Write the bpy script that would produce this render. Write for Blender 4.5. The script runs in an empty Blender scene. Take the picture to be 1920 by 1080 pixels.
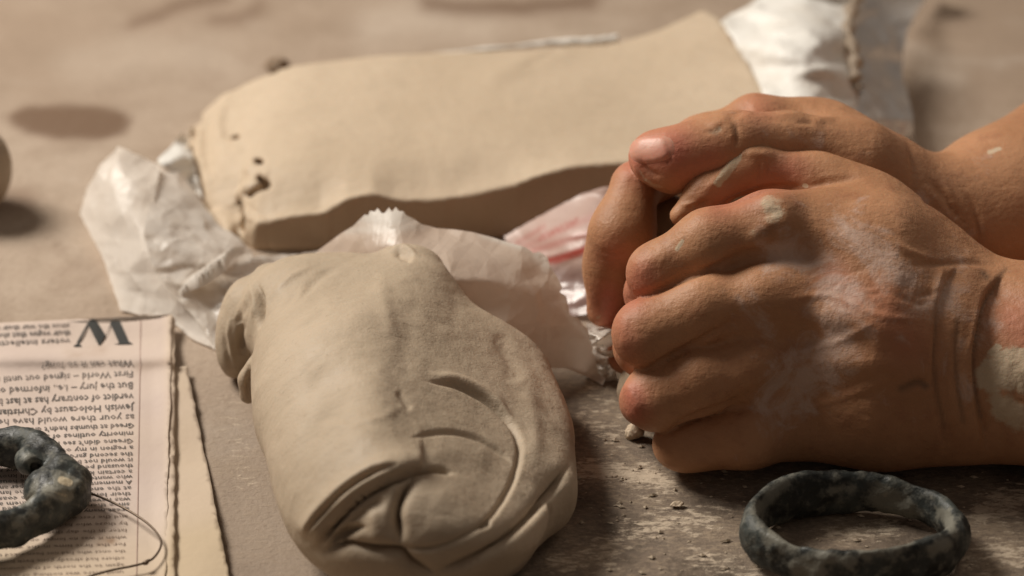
import bpy, math, random
import numpy as np
from mathutils import Vector
from mathutils.geometry import delaunay_2d_cdt

random.seed(4)
S = bpy.context.scene
COL = S.collection

# ------------------------------------------------------------------ camera
PITCH = math.radians(28.0)
DIST = 0.85
TARGET_Z = 0.03
LENS = 90.0
CAM = np.array([0.0, -DIST * math.cos(PITCH), TARGET_Z + DIST * math.sin(PITCH)])
FW = np.array([0.0, math.cos(PITCH), -math.sin(PITCH)])
UP = np.array([0.0, math.sin(PITCH), math.cos(PITCH)])
RT = np.array([1.0, 0.0, 0.0])
FPX = 1920 * LENS / 36.0

cam = bpy.data.cameras.new('camera')
cam.lens = LENS
cam.sensor_width = 36.0
cam.clip_start = 0.05
cam.clip_end = 50
cam.dof.use_dof = True
cam.dof.focus_distance = 0.795
cam.dof.aperture_fstop = 8.0
camo = bpy.data.objects.new('camera', cam)
COL.objects.link(camo)
camo.location = CAM
camo.rotation_euler = (math.pi / 2 - PITCH, 0, 0)
S.camera = camo

# ------------------------------------------------------------------ light
w = bpy.data.worlds.new('World')
S.world = w
w.use_nodes = True
bg = w.node_tree.nodes['Background']
bg.inputs['Color'].default_value = (1.0, 0.84, 0.72, 1)
bg.inputs['Strength'].default_value = 0.115

def area(name, loc, target, size, power, color):
    l = bpy.data.lights.new(name, 'AREA')
    l.shape = 'RECTANGLE'
    l.size, l.size_y = size
    l.energy = power
    l.color = color
    o = bpy.data.objects.new(name, l)
    COL.objects.link(o)
    o.location = loc
    d = Vector(target) - Vector(loc)
    o.rotation_euler = d.to_track_quat('-Z', 'Y').to_euler()
    return o

area('window_light', (-0.98, 0.52, 1.16), (0.0, 0.02, 0.03), (0.62, 0.55), 34.5, (1.0, 0.93, 0.83))
area('room_light', (0.9, 0.6, 1.3), (0.05, 0.1, 0.0), (0.6, 0.6), 2.6, (1.0, 0.84, 0.68))

S.view_settings.view_transform = 'Standard'
S.view_settings.look = 'None'
S.view_settings.exposure = 0.0
S.view_settings.gamma = 1.0
S.cycles.use_denoising = True
S.cycles.max_bounces = 8
S.cycles.transparent_max_bounces = 16

# ------------------------------------------------------------------ picture <-> place
def W(px, py, d):
    return CAM + d * (FW + (px - 960) / FPX * RT - (py - 540) / FPX * UP)

def U(px, py, z=0.0):
    r = FW + (px - 960) / FPX * RT - (py - 540) / FPX * UP
    return CAM + r * ((z - CAM[2]) / r[2])

def Uv(px, py, z):
    px = np.asarray(px, float); py = np.asarray(py, float); z = np.asarray(z, float)
    r = FW[None] + ((px - 960) / FPX)[:, None] * RT[None] - ((py - 540) / FPX)[:, None] * UP[None]
    return CAM[None] + r * ((z - CAM[2]) / r[:, 2])[:, None]

def project(v):
    q = v - CAM
    d = q @ FW
    return 960 + FPX * (q @ RT) / d, 540 - FPX * (q @ UP) / d, d

# ------------------------------------------------------------------ noise
_rng = np.random.RandomState(7)
_T = _rng.rand(64, 64, 64).astype(np.float32)

def vnoise(p):
    i = np.floor(p).astype(int)
    f = p - i
    f = f * f * (3 - 2 * f)
    i &= 63
    j = (i + 1) & 63
    a = _T[i[:, 0], i[:, 1], i[:, 2]]; b = _T[j[:, 0], i[:, 1], i[:, 2]]
    c = _T[i[:, 0], j[:, 1], i[:, 2]]; d = _T[j[:, 0], j[:, 1], i[:, 2]]
    e = _T[i[:, 0], i[:, 1], j[:, 2]]; g = _T[j[:, 0], i[:, 1], j[:, 2]]
    h = _T[i[:, 0], j[:, 1], j[:, 2]]; k = _T[j[:, 0], j[:, 1], j[:, 2]]
    x, y, z = f[:, 0], f[:, 1], f[:, 2]
    return ((a * (1 - x) + b * x) * (1 - y) + (c * (1 - x) + d * x) * y) * (1 - z) + \
           ((e * (1 - x) + g * x) * (1 - y) + (h * (1 - x) + k * x) * y) * z

def fbm(p, scale, octaves=4, seed=0.0):
    p = p * scale + seed * 13.37 + 100.0
    s = 0; a = 1.0; t = 0
    for _ in range(octaves):
        s = s + a * vnoise(p)
        t += a; a *= 0.5
        p = p * 2.03 + 5.1
    return s / t

def smooth01(x, a, b):
    t = np.clip((x - a) / (b - a), 0, 1)
    return t * t * (3 - 2 * t)

# ------------------------------------------------------------------ distance-field sculpting
class Field:
    def __init__(self, lo, hi, h):
        self.lo = np.array(lo, float); self.h = h
        n = np.ceil((np.array(hi) - self.lo) / h).astype(int) + 1
        self.n = n
        self.f = np.full(n, 1.0, np.float32)
        self.ax = [self.lo[i] + h * np.arange(n[i]) for i in range(3)]

    def box(self, lo, hi):
        a = np.clip(np.floor((np.array(lo) - self.lo) / self.h).astype(int), 0, self.n)
        b = np.clip(np.ceil((np.array(hi) - self.lo) / self.h).astype(int) + 1, 0, self.n)
        if np.any(b <= a):
            return None
        sl = tuple(slice(a[i], b[i]) for i in range(3))
        X = self.ax[0][sl[0]][:, None, None]; Y = self.ax[1][sl[1]][None, :, None]; Z = self.ax[2][sl[2]][None, None, :]
        return sl, X, Y, Z

    def smin(self, sl, d, k):
        a = self.f[sl]
        if k <= 0:
            self.f[sl] = np.minimum(a, d); return
        h = np.maximum(k - np.abs(a - d), 0) / k
        self.f[sl] = np.minimum(a, d) - h * h * k * 0.25

    def smax(self, sl, d, k):
        a = self.f[sl]
        h = np.maximum(k - np.abs(a - d), 0) / k
        self.f[sl] = np.maximum(a, d) + h * h * k * 0.25

    def capsule(self, a, b, ra, rb, k=0.0, cut=False):
        a = np.array(a); b = np.array(b)
        R = max(ra, rb) + k + 3 * self.h
        q = self.box(np.minimum(a, b) - R, np.maximum(a, b) + R)
        if q is None: return
        sl, X, Y, Z = q
        ab = b - a; L = max((ab @ ab), 1e-12)
        t = np.clip(((X - a[0]) * ab[0] + (Y - a[1]) * ab[1] + (Z - a[2]) * ab[2]) / L, 0, 1)
        d = np.sqrt((X - a[0] - t * ab[0]) ** 2 + (Y - a[1] - t * ab[1]) ** 2 + (Z - a[2] - t * ab[2]) ** 2) - (ra + (rb - ra) * t)
        if cut: self.smax(sl, -d, k)
        else: self.smin(sl, d.astype(np.float32), k)

    def chain(self, pts, rs, k=0.0, kin=0.004):
        """a chain of tapered capsules, blended inside the chain by kin and to the rest by k"""
        P = [np.array(p) for p in pts]
        R = max(rs) + k + 3 * self.h
        q = self.box(np.min(P, 0) - R, np.max(P, 0) + R)
        if q is None: return
        sl, X, Y, Z = q
        F = None
        for a, b, ra, rb in zip(P[:-1], P[1:], rs[:-1], rs[1:]):
            ab = b - a; L = max(ab @ ab, 1e-12)
            t = np.clip(((X - a[0]) * ab[0] + (Y - a[1]) * ab[1] + (Z - a[2]) * ab[2]) / L, 0, 1)
            d = np.sqrt((X - a[0] - t * ab[0]) ** 2 + (Y - a[1] - t * ab[1]) ** 2 + (Z - a[2] - t * ab[2]) ** 2) - (ra + (rb - ra) * t)
            if F is None: F = d
            else:
                h = np.maximum(kin - np.abs(F - d), 0) / kin
                F = np.minimum(F, d) - h * h * kin * 0.25
        self.smin(sl, F.astype(np.float32), k)

    def ellipsoid(self, c, r, k=0.0, rot=None, cut=False):
        c = np.array(c); r = np.array(r)
        R = max(r) + k + 3 * self.h
        q = self.box(c - R, c + R)
        if q is None: return
        sl, X, Y, Z = q
        x, y, z = X - c[0], Y - c[1], Z - c[2]
        if rot is not None:
            M = np.array(rot)   # rows = local axes
            x, y, z = (M[0][0] * x + M[0][1] * y + M[0][2] * z, M[1][0] * x + M[1][1] * y + M[1][2] * z, M[2][0] * x + M[2][1] * y + M[2][2] * z)
        k0 = np.sqrt((x / r[0]) ** 2 + (y / r[1]) ** 2 + (z / r[2]) ** 2)
        k1 = np.sqrt((x / r[0] ** 2) ** 2 + (y / r[1] ** 2) ** 2 + (z / r[2] ** 2) ** 2) + 1e-9
        d = k0 * (k0 - 1) / k1
        if cut: self.smax(sl, -d, k)
        else: self.smin(sl, d, k)

    def mesh(self, smooth=2):
        f = self.f.copy()
        f[0] = f[-1] = 1; f[:, 0] = f[:, -1] = 1; f[:, :, 0] = f[:, :, -1] = 1
        inside = f < 0
        nx, ny, nz = f.shape
        c = np.zeros((nx - 1, ny - 1, nz - 1), np.int8)
        for i in (0, 1):
            for j in (0, 1):
                for k in (0, 1):
                    c += inside[i:nx - 1 + i, j:ny - 1 + j, k:nz - 1 + k]
        act = (c > 0) & (c < 8)
        I = np.argwhere(act)
        idx = np.full(act.shape, -1, np.int32)
        idx[act] = np.arange(len(I))
        acc = np.zeros((len(I), 3)); cnt = np.zeros(len(I))
        corners = [(i, j, k) for i in (0, 1) for j in (0, 1) for k in (0, 1)]
        vals = {q: f[I[:, 0] + q[0], I[:, 1] + q[1], I[:, 2] + q[2]].astype(float) for q in corners}
        for q in corners:
            for ax in range(3):
                if q[ax] == 0:
                    r = list(q); r[ax] = 1; r = tuple(r)
                    a, b = vals[q], vals[r]
                    m = (a < 0) != (b < 0)
                    t = a[m] / (a[m] - b[m])
                    p = np.tile(np.array(q, float), (m.sum(), 1)); p[:, ax] = t
                    acc[m] += p; cnt[m] += 1
        V = (I + acc / cnt[:, None]) * self.h + self.lo
        Q = []
        for ax in range(3):
            sa = [slice(1, -1)] * 3; sb = [slice(1, -1)] * 3
            sa[ax] = slice(0, -1); sb[ax] = slice(1, None)
            A = inside[tuple(sa)]; B = inside[tuple(sb)]
            off = np.array([1, 1, 1]); off[ax] = 0
            for flip, m in ((False, A & ~B), (True, ~A & B)):
                P = np.argwhere(m) + off
                u, v = (ax + 1) % 3, (ax + 2) % 3
                du = np.zeros(3, int); du[u] = 1
                dv = np.zeros(3, int); dv[v] = 1
                q = [P - du - dv, P - dv, P, P - du]
                q = [idx[x[:, 0], x[:, 1], x[:, 2]] for x in q]
                if flip: q = q[::-1]
                Q.append(np.stack(q, 1))
        Q = np.concatenate(Q)
        E = np.concatenate([Q[:, [0, 1]], Q[:, [1, 2]], Q[:, [2, 3]], Q[:, [3, 0]]])
        deg = np.bincount(E[:, 0], minlength=len(V)).astype(float) + np.bincount(E[:, 1], minlength=len(V))
        for _ in range(smooth):
            N = np.zeros_like(V)
            for a in range(3):
                N[:, a] = np.bincount(E[:, 0], V[E[:, 1], a], len(V)) + np.bincount(E[:, 1], V[E[:, 0], a], len(V))
            V = V * 0.4 + 0.6 * N / np.maximum(deg, 1)[:, None]
        return V, Q

def vnormals(V, Q):
    n = np.cross(V[Q[:, 2]] - V[Q[:, 0]], V[Q[:, 3]] - V[Q[:, 1]])
    N = np.zeros_like(V)
    for c in range(Q.shape[1]):
        for a in range(3):
            N[:, a] += np.bincount(Q[:, c], n[:, a], len(V))
    return N / (np.linalg.norm(N, axis=1)[:, None] + 1e-12)

def polydist(x, y, pts):
    best = np.full(x.shape, 1e9)
    if len(pts) == 1:
        return np.hypot(x - pts[0][0], y - pts[0][1])
    for (x0, y0), (x1, y1) in zip(pts[:-1], pts[1:]):
        dx, dy = x1 - x0, y1 - y0
        t = np.clip(((x - x0) * dx + (y - y0) * dy) / (dx * dx + dy * dy + 1e-9), 0, 1)
        best = np.minimum(best, np.hypot(x - x0 - t * dx, y - y0 - t * dy))
    return best

def catmull(pts, n=6):
    P = [np.array(p, float) for p in pts]
    P = [2 * P[0] - P[1]] + P + [2 * P[-1] - P[-2]]
    out = []
    for i in range(1, len(P) - 2):
        for k in range(n):
            t = k / n
            out.append(0.5 * (2 * P[i] + (P[i + 1] - P[i - 1]) * t + (2 * P[i - 1] - 5 * P[i] + 4 * P[i + 1] - P[i + 2]) * t * t + (3 * P[i] - P[i - 1] - 3 * P[i + 1] + P[i + 2]) * t ** 3))
    out.append(P[-2])
    return out

def brush(V, Q, strokes, face=0.05, dmax=None, jitter=0.0):
    """sculpt strokes: (polyline in picture px, half width px, depth mm; + raises, - carves)"""
    px, py, d = project(V)
    N = vnormals(V, Q)
    view = (CAM - V); view /= np.linalg.norm(view, axis=1)[:, None]
    fac = smooth01((N * view).sum(1), face, face + 0.25)
    if dmax is not None: fac *= (d < dmax)
    if jitter:
        px = px + jitter * (fbm(V, 90, 2, 3) - .5) * 2; py = py + jitter * (fbm(V, 90, 2, 5) - .5) * 2
    tot = np.zeros(len(V))
    for s_ in strokes:
        pts, wd, dep = s_[:3]
        if len(pts) > 2: pts = [tuple(q) for q in catmull(pts, 5)]
        dist = polydist(px, py, pts)
        # thin out towards both ends of the stroke
        L = math.hypot(pts[0][0] - pts[-1][0], pts[0][1] - pts[-1][1]) + 1
        e = np.minimum(np.hypot(px - pts[0][0], py - pts[0][1]), np.hypot(px - pts[-1][0], py - pts[-1][1])) + wd
        fl_ = smooth01(e, 0, min(60, L * .4) if L > 60 else L * .4)
        g = np.exp(-(dist / (wd * (.6 + .4 * fl_))) ** 2) * fl_
        tot += dep * 0.001 * g
        if len(s_) > 3:      # one side of the stroke stands proud (+ = left of its direction in the picture)
            stp, ws = s_[3:]
            best = np.full(len(V), 1e9); sgn = np.zeros(len(V)); tt = np.zeros(len(V))
            n = len(pts) - 1
            for i_ in range(n):
                (x0, y0), (x1, y1) = pts[i_], pts[i_ + 1]
                dx, dy = x1 - x0, y1 - y0
                t = np.clip(((px - x0) * dx + (py - y0) * dy) / (dx * dx + dy * dy + 1e-9), 0, 1)
                q = np.hypot(px - x0 - t * dx, py - y0 - t * dy)
                m_ = q < best
                best[m_] = q[m_]; sgn[m_] = (dx * (py - y0) - dy * (px - x0))[m_] / math.hypot(dx, dy); tt[m_] = ((i_ + t) / n)[m_]
            side = np.clip(-sgn / 3.0, -1, 1) * .5 + .5
            fade = smooth01(tt, 0, .15) * smooth01(1 - tt, 0, .15)
            tot += stp * .001 * side * np.exp(-(best / ws) ** 2) * fade
    return V + N * (tot * fac)[:, None]

def paint(V, Q, strokes, face=-0.2, dmax=None):
    px, py, d = project(V)
    N = vnormals(V, Q)
    view = (CAM - V); view /= np.linalg.norm(view, axis=1)[:, None]
    fac = smooth01((N * view).sum(1), face, face + 0.2)
    if dmax is not None: fac *= (d < dmax)
    m = np.zeros(len(V))
    for pts, wd, amt in strokes:
        if len(pts) > 2: pts = [tuple(q) for q in catmull(pts, 5)]
        m = np.maximum(m, amt * np.exp(-(polydist(px, py, pts) / wd) ** 2))
    return m * fac

# ------------------------------------------------------------------ object helpers
def make(name, V, F, mat, parent=None, attrs=None, smooth=True):
    me = bpy.data.meshes.new(name)
    V = np.asarray(V, float); 
    if isinstance(F, np.ndarray) and F.ndim == 2:
        n, k = F.shape
        me.vertices.add(len(V)); me.vertices.foreach_set('co', V.astype(np.float32).ravel())
        me.loops.add(n * k); me.loops.foreach_set('vertex_index', F.astype(np.int32).ravel())
        me.polygons.add(n)
        me.polygons.foreach_set('loop_start', np.arange(0, n * k, k, dtype=np.int32))
        me.polygons.foreach_set('loop_total', np.full(n, k, np.int32))
        me.update(calc_edges=True)
    else:
        me.from_pydata([tuple(v) for v in V], [], [tuple(f) for f in F])
    me.validate()
    if attrs:
        for an, av in attrs.items():
            a = me.attributes.new(an, 'FLOAT', 'POINT')
            a.data.foreach_set('value', np.asarray(av, np.float32))
    if smooth:
        me.polygons.foreach_set('use_smooth', np.ones(len(me.polygons), bool))
    me.materials.append(mat)
    o = bpy.data.objects.new(name, me)
    COL.objects.link(o)
    if parent is not None:
        o.parent = parent
        o.location = -Vector(parent.location)
    return o

def tag(o, label=None, cat=None, group=None, kind=None):
    if label: o['label'] = label
    if cat: o['category'] = cat
    if group: o['group'] = group
    if kind: o['kind'] = kind
    return o

def empty(name, loc, label, cat, group=None):
    o = bpy.data.objects.new(name, None)
    COL.objects.link(o)
    o.location = Vector([float(x) for x in loc])
    o.empty_display_size = 0.02
    return tag(o, label, cat, group)

def tube(pts, rs, seg=10, closed=False):
    P = np.array(pts); n = len(P)
    if np.isscalar(rs): rs = [rs] * n
    V = []; F = []
    T = np.gradient(P, axis=0)
    up = np.array([0, 0, 1.0])
    for i in range(n):
        t = T[i] / np.linalg.norm(T[i])
        a = np.cross(t, up)
        if np.linalg.norm(a) < 1e-4: a = np.cross(t, [1, 0, 0])
        a /= np.linalg.norm(a); b = np.cross(a, t)
        for k in range(seg):
            an = 2 * math.pi * k / seg
            V.append(P[i] + rs[i] * (math.cos(an) * a + math.sin(an) * b))
    for i in range(n - 1):
        for k in range(seg):
            F.append((i * seg + k, i * seg + (k + 1) % seg, (i + 1) * seg + (k + 1) % seg, (i + 1) * seg + k))
    F.append(tuple(range(seg))[::-1]); F.append(tuple(range((n - 1) * seg, n * seg)))
    return np.array(V), F

# thin-plate interpolation of heights over the picture
def rbf(ctrl, lam=1e-4):
    C = np.array(ctrl, float)
    X = C[:, :2] / 100.0
    d = np.hypot(X[:, None, 0] - X[None, :, 0], X[:, None, 1] - X[None, :, 1])
    K = np.where(d > 0, d ** 2 * np.log(d + 1e-12), 0)
    n = len(C)
    P = np.c_[np.ones(n), X]
    A = np.zeros((n + 3, n + 3)); A[:n, :n] = K + lam * np.eye(n); A[:n, n:] = P; A[n:, :n] = P.T
    s = np.linalg.solve(A, np.r_[C[:, 2], 0, 0, 0])
    def ev(px, py):
        x = np.asarray(px) / 100.0; y = np.asarray(py) / 100.0
        r = s[n] + s[n + 1] * x + s[n + 2] * y
        for i in range(n):
            q = np.hypot(x - X[i, 0], y - X[i, 1])
            r = r + s[i] * np.where(q > 0, q ** 2 * np.log(q + 1e-12), 0)
        return r
    return ev

def inpoly(x, y, poly):
    c = np.zeros(x.shape, bool)
    for (x0, y0), (x1, y1) in zip(poly, poly[1:] + poly[:1]):
        if y0 == y1: continue
        c ^= ((y0 > y) != (y1 > y)) & (x < (x1 - x0) * (y - y0) / (y1 - y0) + x0)
    return c

def ragged(poly, amp, step=8, seed=1, only=None):
    rr = random.Random(seed); out = []
    for i, (a, b) in enumerate(zip(poly, poly[1:] + poly[:1])):
        L = math.hypot(b[0] - a[0], b[1] - a[1]); n = max(1, int(L / step))
        am = amp if (only is None or i in only) else 0.3
        for k in range(n):
            t = k / n
            out.append((a[0] + (b[0] - a[0]) * t + rr.uniform(-am, am), a[1] + (b[1] - a[1]) * t + rr.uniform(-am, am)))
    return out

def sheet(name, poly, ctrl, mat, step=7, crumple=0.0, cscale=60, parent=None, seed=0, zmin=0.0009, attrs=None, thick=0.0, fine=0.0, heights=None):
    ev = rbf(ctrl)
    xs = [p[0] for p in poly]; ys = [p[1] for p in poly]
    gx, gy = np.meshgrid(np.arange(min(xs), max(xs), step), np.arange(min(ys), max(ys), step * 0.8))
    gx = gx.ravel() + _rng.uniform(-1, 1, gx.size) * step * .3; gy = gy.ravel() + _rng.uniform(-1, 1, gy.size) * step * .25
    m = inpoly(gx, gy, poly)
    gx, gy = gx[m], gy[m]
    far = np.ones(len(gx), bool)
    pd = polydist(gx, gy, poly + poly[:1])
    far = pd > step * 0.45
    pts = [Vector(p) for p in poly] + [Vector((a, b)) for a, b in zip(gx[far], gy[far])]
    n = len(poly)
    v2, _, f2, *_r = delaunay_2d_cdt(pts, [], [list(range(n))], 1, 1e-5)
    P = np.array([[v[0], v[1]] for v in v2])
    z = ev(P[:, 0], P[:, 1])
    w0 = Uv(P[:, 0], P[:, 1], np.zeros(len(P)))
    if crumple:
        r = np.zeros(len(P))
        for sc, am in ((cscale, 1.0), (cscale * 2.3, .45)):
            wv = fbm(w0, sc * .6, 2, seed + sc) * 1.6
            rq = random.Random(seed * 7 + int(sc))
            for _k in range(3):
                an = rq.uniform(0, math.pi); f_ = sc * rq.uniform(.35, .75) / 2
                u_ = (w0[:, 0] * math.cos(an) + w0[:, 1] * math.sin(an)) * f_ + wv * rq.uniform(.5, 1) + rq.random()
                gate = smooth01(fbm(w0, sc * .5, 1, seed + _k * 3.1 + sc), .3, .65)
                r += am * .8 * (1 - 4 * np.abs(u_ - np.floor(u_) - .5)) * gate
        z = z + crumple * r
    if fine:
        z = z + fine * (fbm(w0, 420, 2, seed) - .5)
    if heights is not None: z = heights(P, w0, z)
    z = np.maximum(z, zmin)
    V = Uv(P[:, 0], P[:, 1], z)
    A = {k: f(P, V) for k, f in attrs.items()} if attrs else None
    o = make(name, V, f2, mat, parent, A)
    if thick:
        md = o.modifiers.new('thickness', 'SOLIDIFY'); md.thickness = thick; md.offset = -1
    return o

# ------------------------------------------------------------------ materials
class M:
    def __init__(self, name):
        self.m = bpy.data.materials.new(name); self.m.use_nodes = True
        self.t = self.m.node_tree; self.n = self.t.nodes
        self.b = self.n['Principled BSDF']; self.out = self.n['Material Output']
        self.tc = self.n.new('ShaderNodeTexCoord')
    def link(self, a, b): self.t.links.new(a, b)
    def noise(self, scale, detail=4, rough=.55, dist=0, stretch=None):
        n = self.n.new('ShaderNodeTexNoise'); n.inputs['Scale'].default_value = scale
        n.inputs['Detail'].default_value = detail; n.inputs['Roughness'].default_value = rough; n.inputs['Distortion'].default_value = dist
        src = self.tc.outputs['Object']
        if stretch:
            mp = self.n.new('ShaderNodeMapping'); mp.inputs['Scale'].default_value = stretch[:3]
            if len(stretch) > 3: mp.inputs['Rotation'].default_value = (0, 0, stretch[3])
            self.link(src, mp.inputs[0]); src = mp.outputs[0]
        self.link(src, n.inputs['Vector'])
        return n.outputs['Fac']
    def attr(self, name):
        a = self.n.new('ShaderNodeAttribute'); a.attribute_name = name; return a.outputs['Fac']
    def ramp(self, fac, a, b, lo=0.0, hi=1.0):
        r = self.n.new('ShaderNodeMapRange'); r.interpolation_type = 'SMOOTHSTEP'
        r.inputs[1].default_value = a; r.inputs[2].default_value = b; r.inputs[3].default_value = lo; r.inputs[4].default_value = hi
        self.link(fac, r.inputs[0]); return r.outputs[0]
    def math(self, op, a, b):
        n = self.n.new('ShaderNodeMath'); n.operation = op
        for i, x in enumerate((a, b)):
            if isinstance(x, (int, float)): n.inputs[i].default_value = x
            else: self.link(x, n.inputs[i])
        return n.outputs[0]
    def mix(self, fac, a, b):
        n = self.n.new('ShaderNodeMix'); n.data_type = 'RGBA'
        for i, x in ((0, fac), (6, a), (7, b)):
            if isinstance(x, (int, float)): n.inputs[i].default_value = x
            elif isinstance(x, tuple): n.inputs[i].default_value = (*x, 1)
            else: self.link(x, n.inputs[i])
        return n.outputs[2]
    def bump(self, hs, dist):
        """hs: list of (height socket, distance)"""
        prev = None
        for h, d in zip(hs, dist):
            b = self.n.new('ShaderNodeBump'); b.inputs['Strength'].default_value = 1.0; b.inputs['Distance'].default_value = d
            self.link(h, b.inputs['Height'])
            if prev is not None: self.link(prev, b.inputs['Normal'])
            prev = b.outputs['Normal']
        self.link(prev, self.b.inputs['Normal'])
        return prev
    def set(self, **k):
        for a, v in k.items():
            s = self.b.inputs[a.replace('_', ' ')]
            if isinstance(v, (int, float)): s.default_value = v
            elif isinstance(v, tuple): s.default_value = (*v, 1) if len(v) == 3 and s.type == 'RGBA' else v
            else: self.link(v, s)
        return self

# clay
def clay_mat(name, c1, c2, wet_dark, pits=1.0):
    m = M(name)
    big = m.noise(14, 3, .5); mid = m.noise(75, 4, .6); spk = m.noise(900, 2, .6)
    c = m.mix(m.ramp(big, .3, .7), c1, c2)
    c = m.mix(m.math('MULTIPLY', m.ramp(mid, .45, .75), .35), c, tuple(x * .8 for x in c1))
    c = m.mix(m.math('MULTIPLY', m.ramp(spk, .66, .74), .45), c, tuple(x * .5 for x in c1))
    c = m.mix(m.attr('wet_dark'), c, wet_dark)
    m.set(Base_Color=c, Roughness=m.ramp(mid, .3, .7, .5, .72), Specular_IOR_Level=.28)
    m.set(Subsurface_Weight=.06, Subsurface_Scale=.01)
    m.b.inputs['Subsurface Radius'].default_value = (1, .6, .4)
    h2 = m.noise(230, 5, .6); str_ = m.noise(60, 4, .6, .4, (1, 6, 1, .25))
    m.bump([m.noise(30, 3), str_, h2, m.noise(1200, 2)], [.0015, .00022 * pits, .00035 * pits, .00014])
    return m.m

CLAY = clay_mat('clay', (.50, .395, .285), (.55, .44, .325), (.40, .285, .19))
CLAY2 = clay_mat('clay_damp', (.41, .325, .235), (.48, .385, .285), (.22, .155, .10), 1.2)

# skin
m = M('clay_smeared_skin')
n1 = m.noise(28, 4, .6); n2 = m.noise(120, 5, .65); n3 = m.noise(700, 3, .6)
base = m.mix(m.ramp(n1, .3, .7), (.37, .178, .088), (.48, .245, .130))
base = m.mix(m.attr('red'), base, (.48, .16, .105))
base = m.mix(m.math('MULTIPLY', m.ramp(n2, .48, .75), .5), base, (.30, .125, .065))
vein = m.noise(62, 6, .7, 1.2)
sm = m.math('ADD', m.attr('smear'), m.math('ADD', m.math('MULTIPLY', m.math('SUBTRACT', n2, .5), .9), m.math('MULTIPLY', m.math('SUBTRACT', vein, .5), 2.4)))
sm = m.ramp(sm, .30, .95)
sm = m.math('MULTIPLY', sm, .72)
col = m.mix(sm, base, (.56, .41, .34))
gk = m.ramp(m.math('ADD', m.attr('clay'), m.math('MULTIPLY', m.math('SUBTRACT', n2, .5), .9)), .42, .62)
col = m.mix(gk, col, (.56, .43, .30))
col = m.mix(m.math('MULTIPLY', m.attr('dirt_shade'), .8), col, (.12, .075, .045))
m.set(Base_Color=col, Roughness=m.ramp(gk, 0, 1, .54, .78), Specular_IOR_Level=.32, Subsurface_Weight=.10, Subsurface_Scale=.005)
m.b.inputs['Subsurface Radius'].default_value = (1.0, .36, .18)
m.bump([n1, n2, n3, m.noise(330, 4, .7, 0, (.35, 1, 1))], [.0014, .0006, .0002, .00025])
SKIN = m.m

m = M('fingernail')
m.set(Base_Color=m.mix(m.ramp(m.noise(160, 3), .35, .7), (.56, .235, .165), (.60, .30, .215)), Roughness=.45, Specular_IOR_Level=.5, Subsurface_Weight=.2, Subsurface_Scale=.003)
m.bump([m.noise(300, 3)], [.0002])
NAIL = m.m

# table top
m = M('dusty_worktop')
big = m.noise(5, 4, .6); mid = m.noise(38, 5, .65); fin = m.noise(420, 4, .7); fib = m.noise(300, 5, .75, .15, (1, 2.2, 1, -.35))
c = m.mix(m.ramp(big, .35, .65), (.34, .255, .19), (.44, .35, .275))
blot = m.noise(13, 5, .6, .8)
c = m.mix(m.math('MULTIPLY', m.ramp(blot, .55, .72), .45), c, (.255, .175, .125))
c = m.mix(m.math('MULTIPLY', m.ramp(blot, .42, .30), .45), c, (.50, .42, .35))
c = m.mix(m.math('MULTIPLY', m.ramp(mid, .4, .7), .6), c, (.30, .225, .165))
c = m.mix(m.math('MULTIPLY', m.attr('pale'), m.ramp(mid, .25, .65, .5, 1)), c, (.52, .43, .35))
shade_damp = m.math('MULTIPLY', m.attr('shade_damp'), m.ramp(m.math('ADD', mid, m.math('MULTIPLY', fin, .3)), .35, .75, 1, .55))
c = m.mix(shade_damp, c, (.062, .044, .030))
dustf = m.math('MULTIPLY', m.attr('shade_damp'), m.ramp(m.math('ADD', m.math('MULTIPLY', fib, .75), m.math('MULTIPLY', mid, .5)), .58, .76, 0, .8))
c = m.mix(dustf, c, (.36, .28, .20))
dn = m.noise(330, 6, .8, .3, (.45, 1.2, 1, .35)); dn2 = m.noise(90, 4, .6)
dz = m.math('ADD', m.math('MULTIPLY', m.attr('dust'), .20), m.math('ADD', m.math('MULTIPLY', dn, .8), m.math('MULTIPLY', dn2, .2)))
c = m.mix(m.math('MULTIPLY', m.ramp(dz, .60, .70), m.ramp(m.math('ADD', m.attr('dust'), m.math('MULTIPLY', m.attr('shade_damp'), .35)), .05, .6)), c, (.56, .46, .35))
c = m.mix(m.attr('stain_shadow'), c, (.15, .088, .052))
c = m.mix(m.math('MULTIPLY', m.ramp(fin, .45, .75), .35), c, (.22, .16, .115))
m.set(Base_Color=c, Roughness=m.ramp(m.attr('stain_shadow'), 0, 1, .8, .55), Specular_IOR_Level=.25)
m.bump([mid, fin, fib], [.0012, .0004, .0004])
TABLE = m.m

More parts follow.
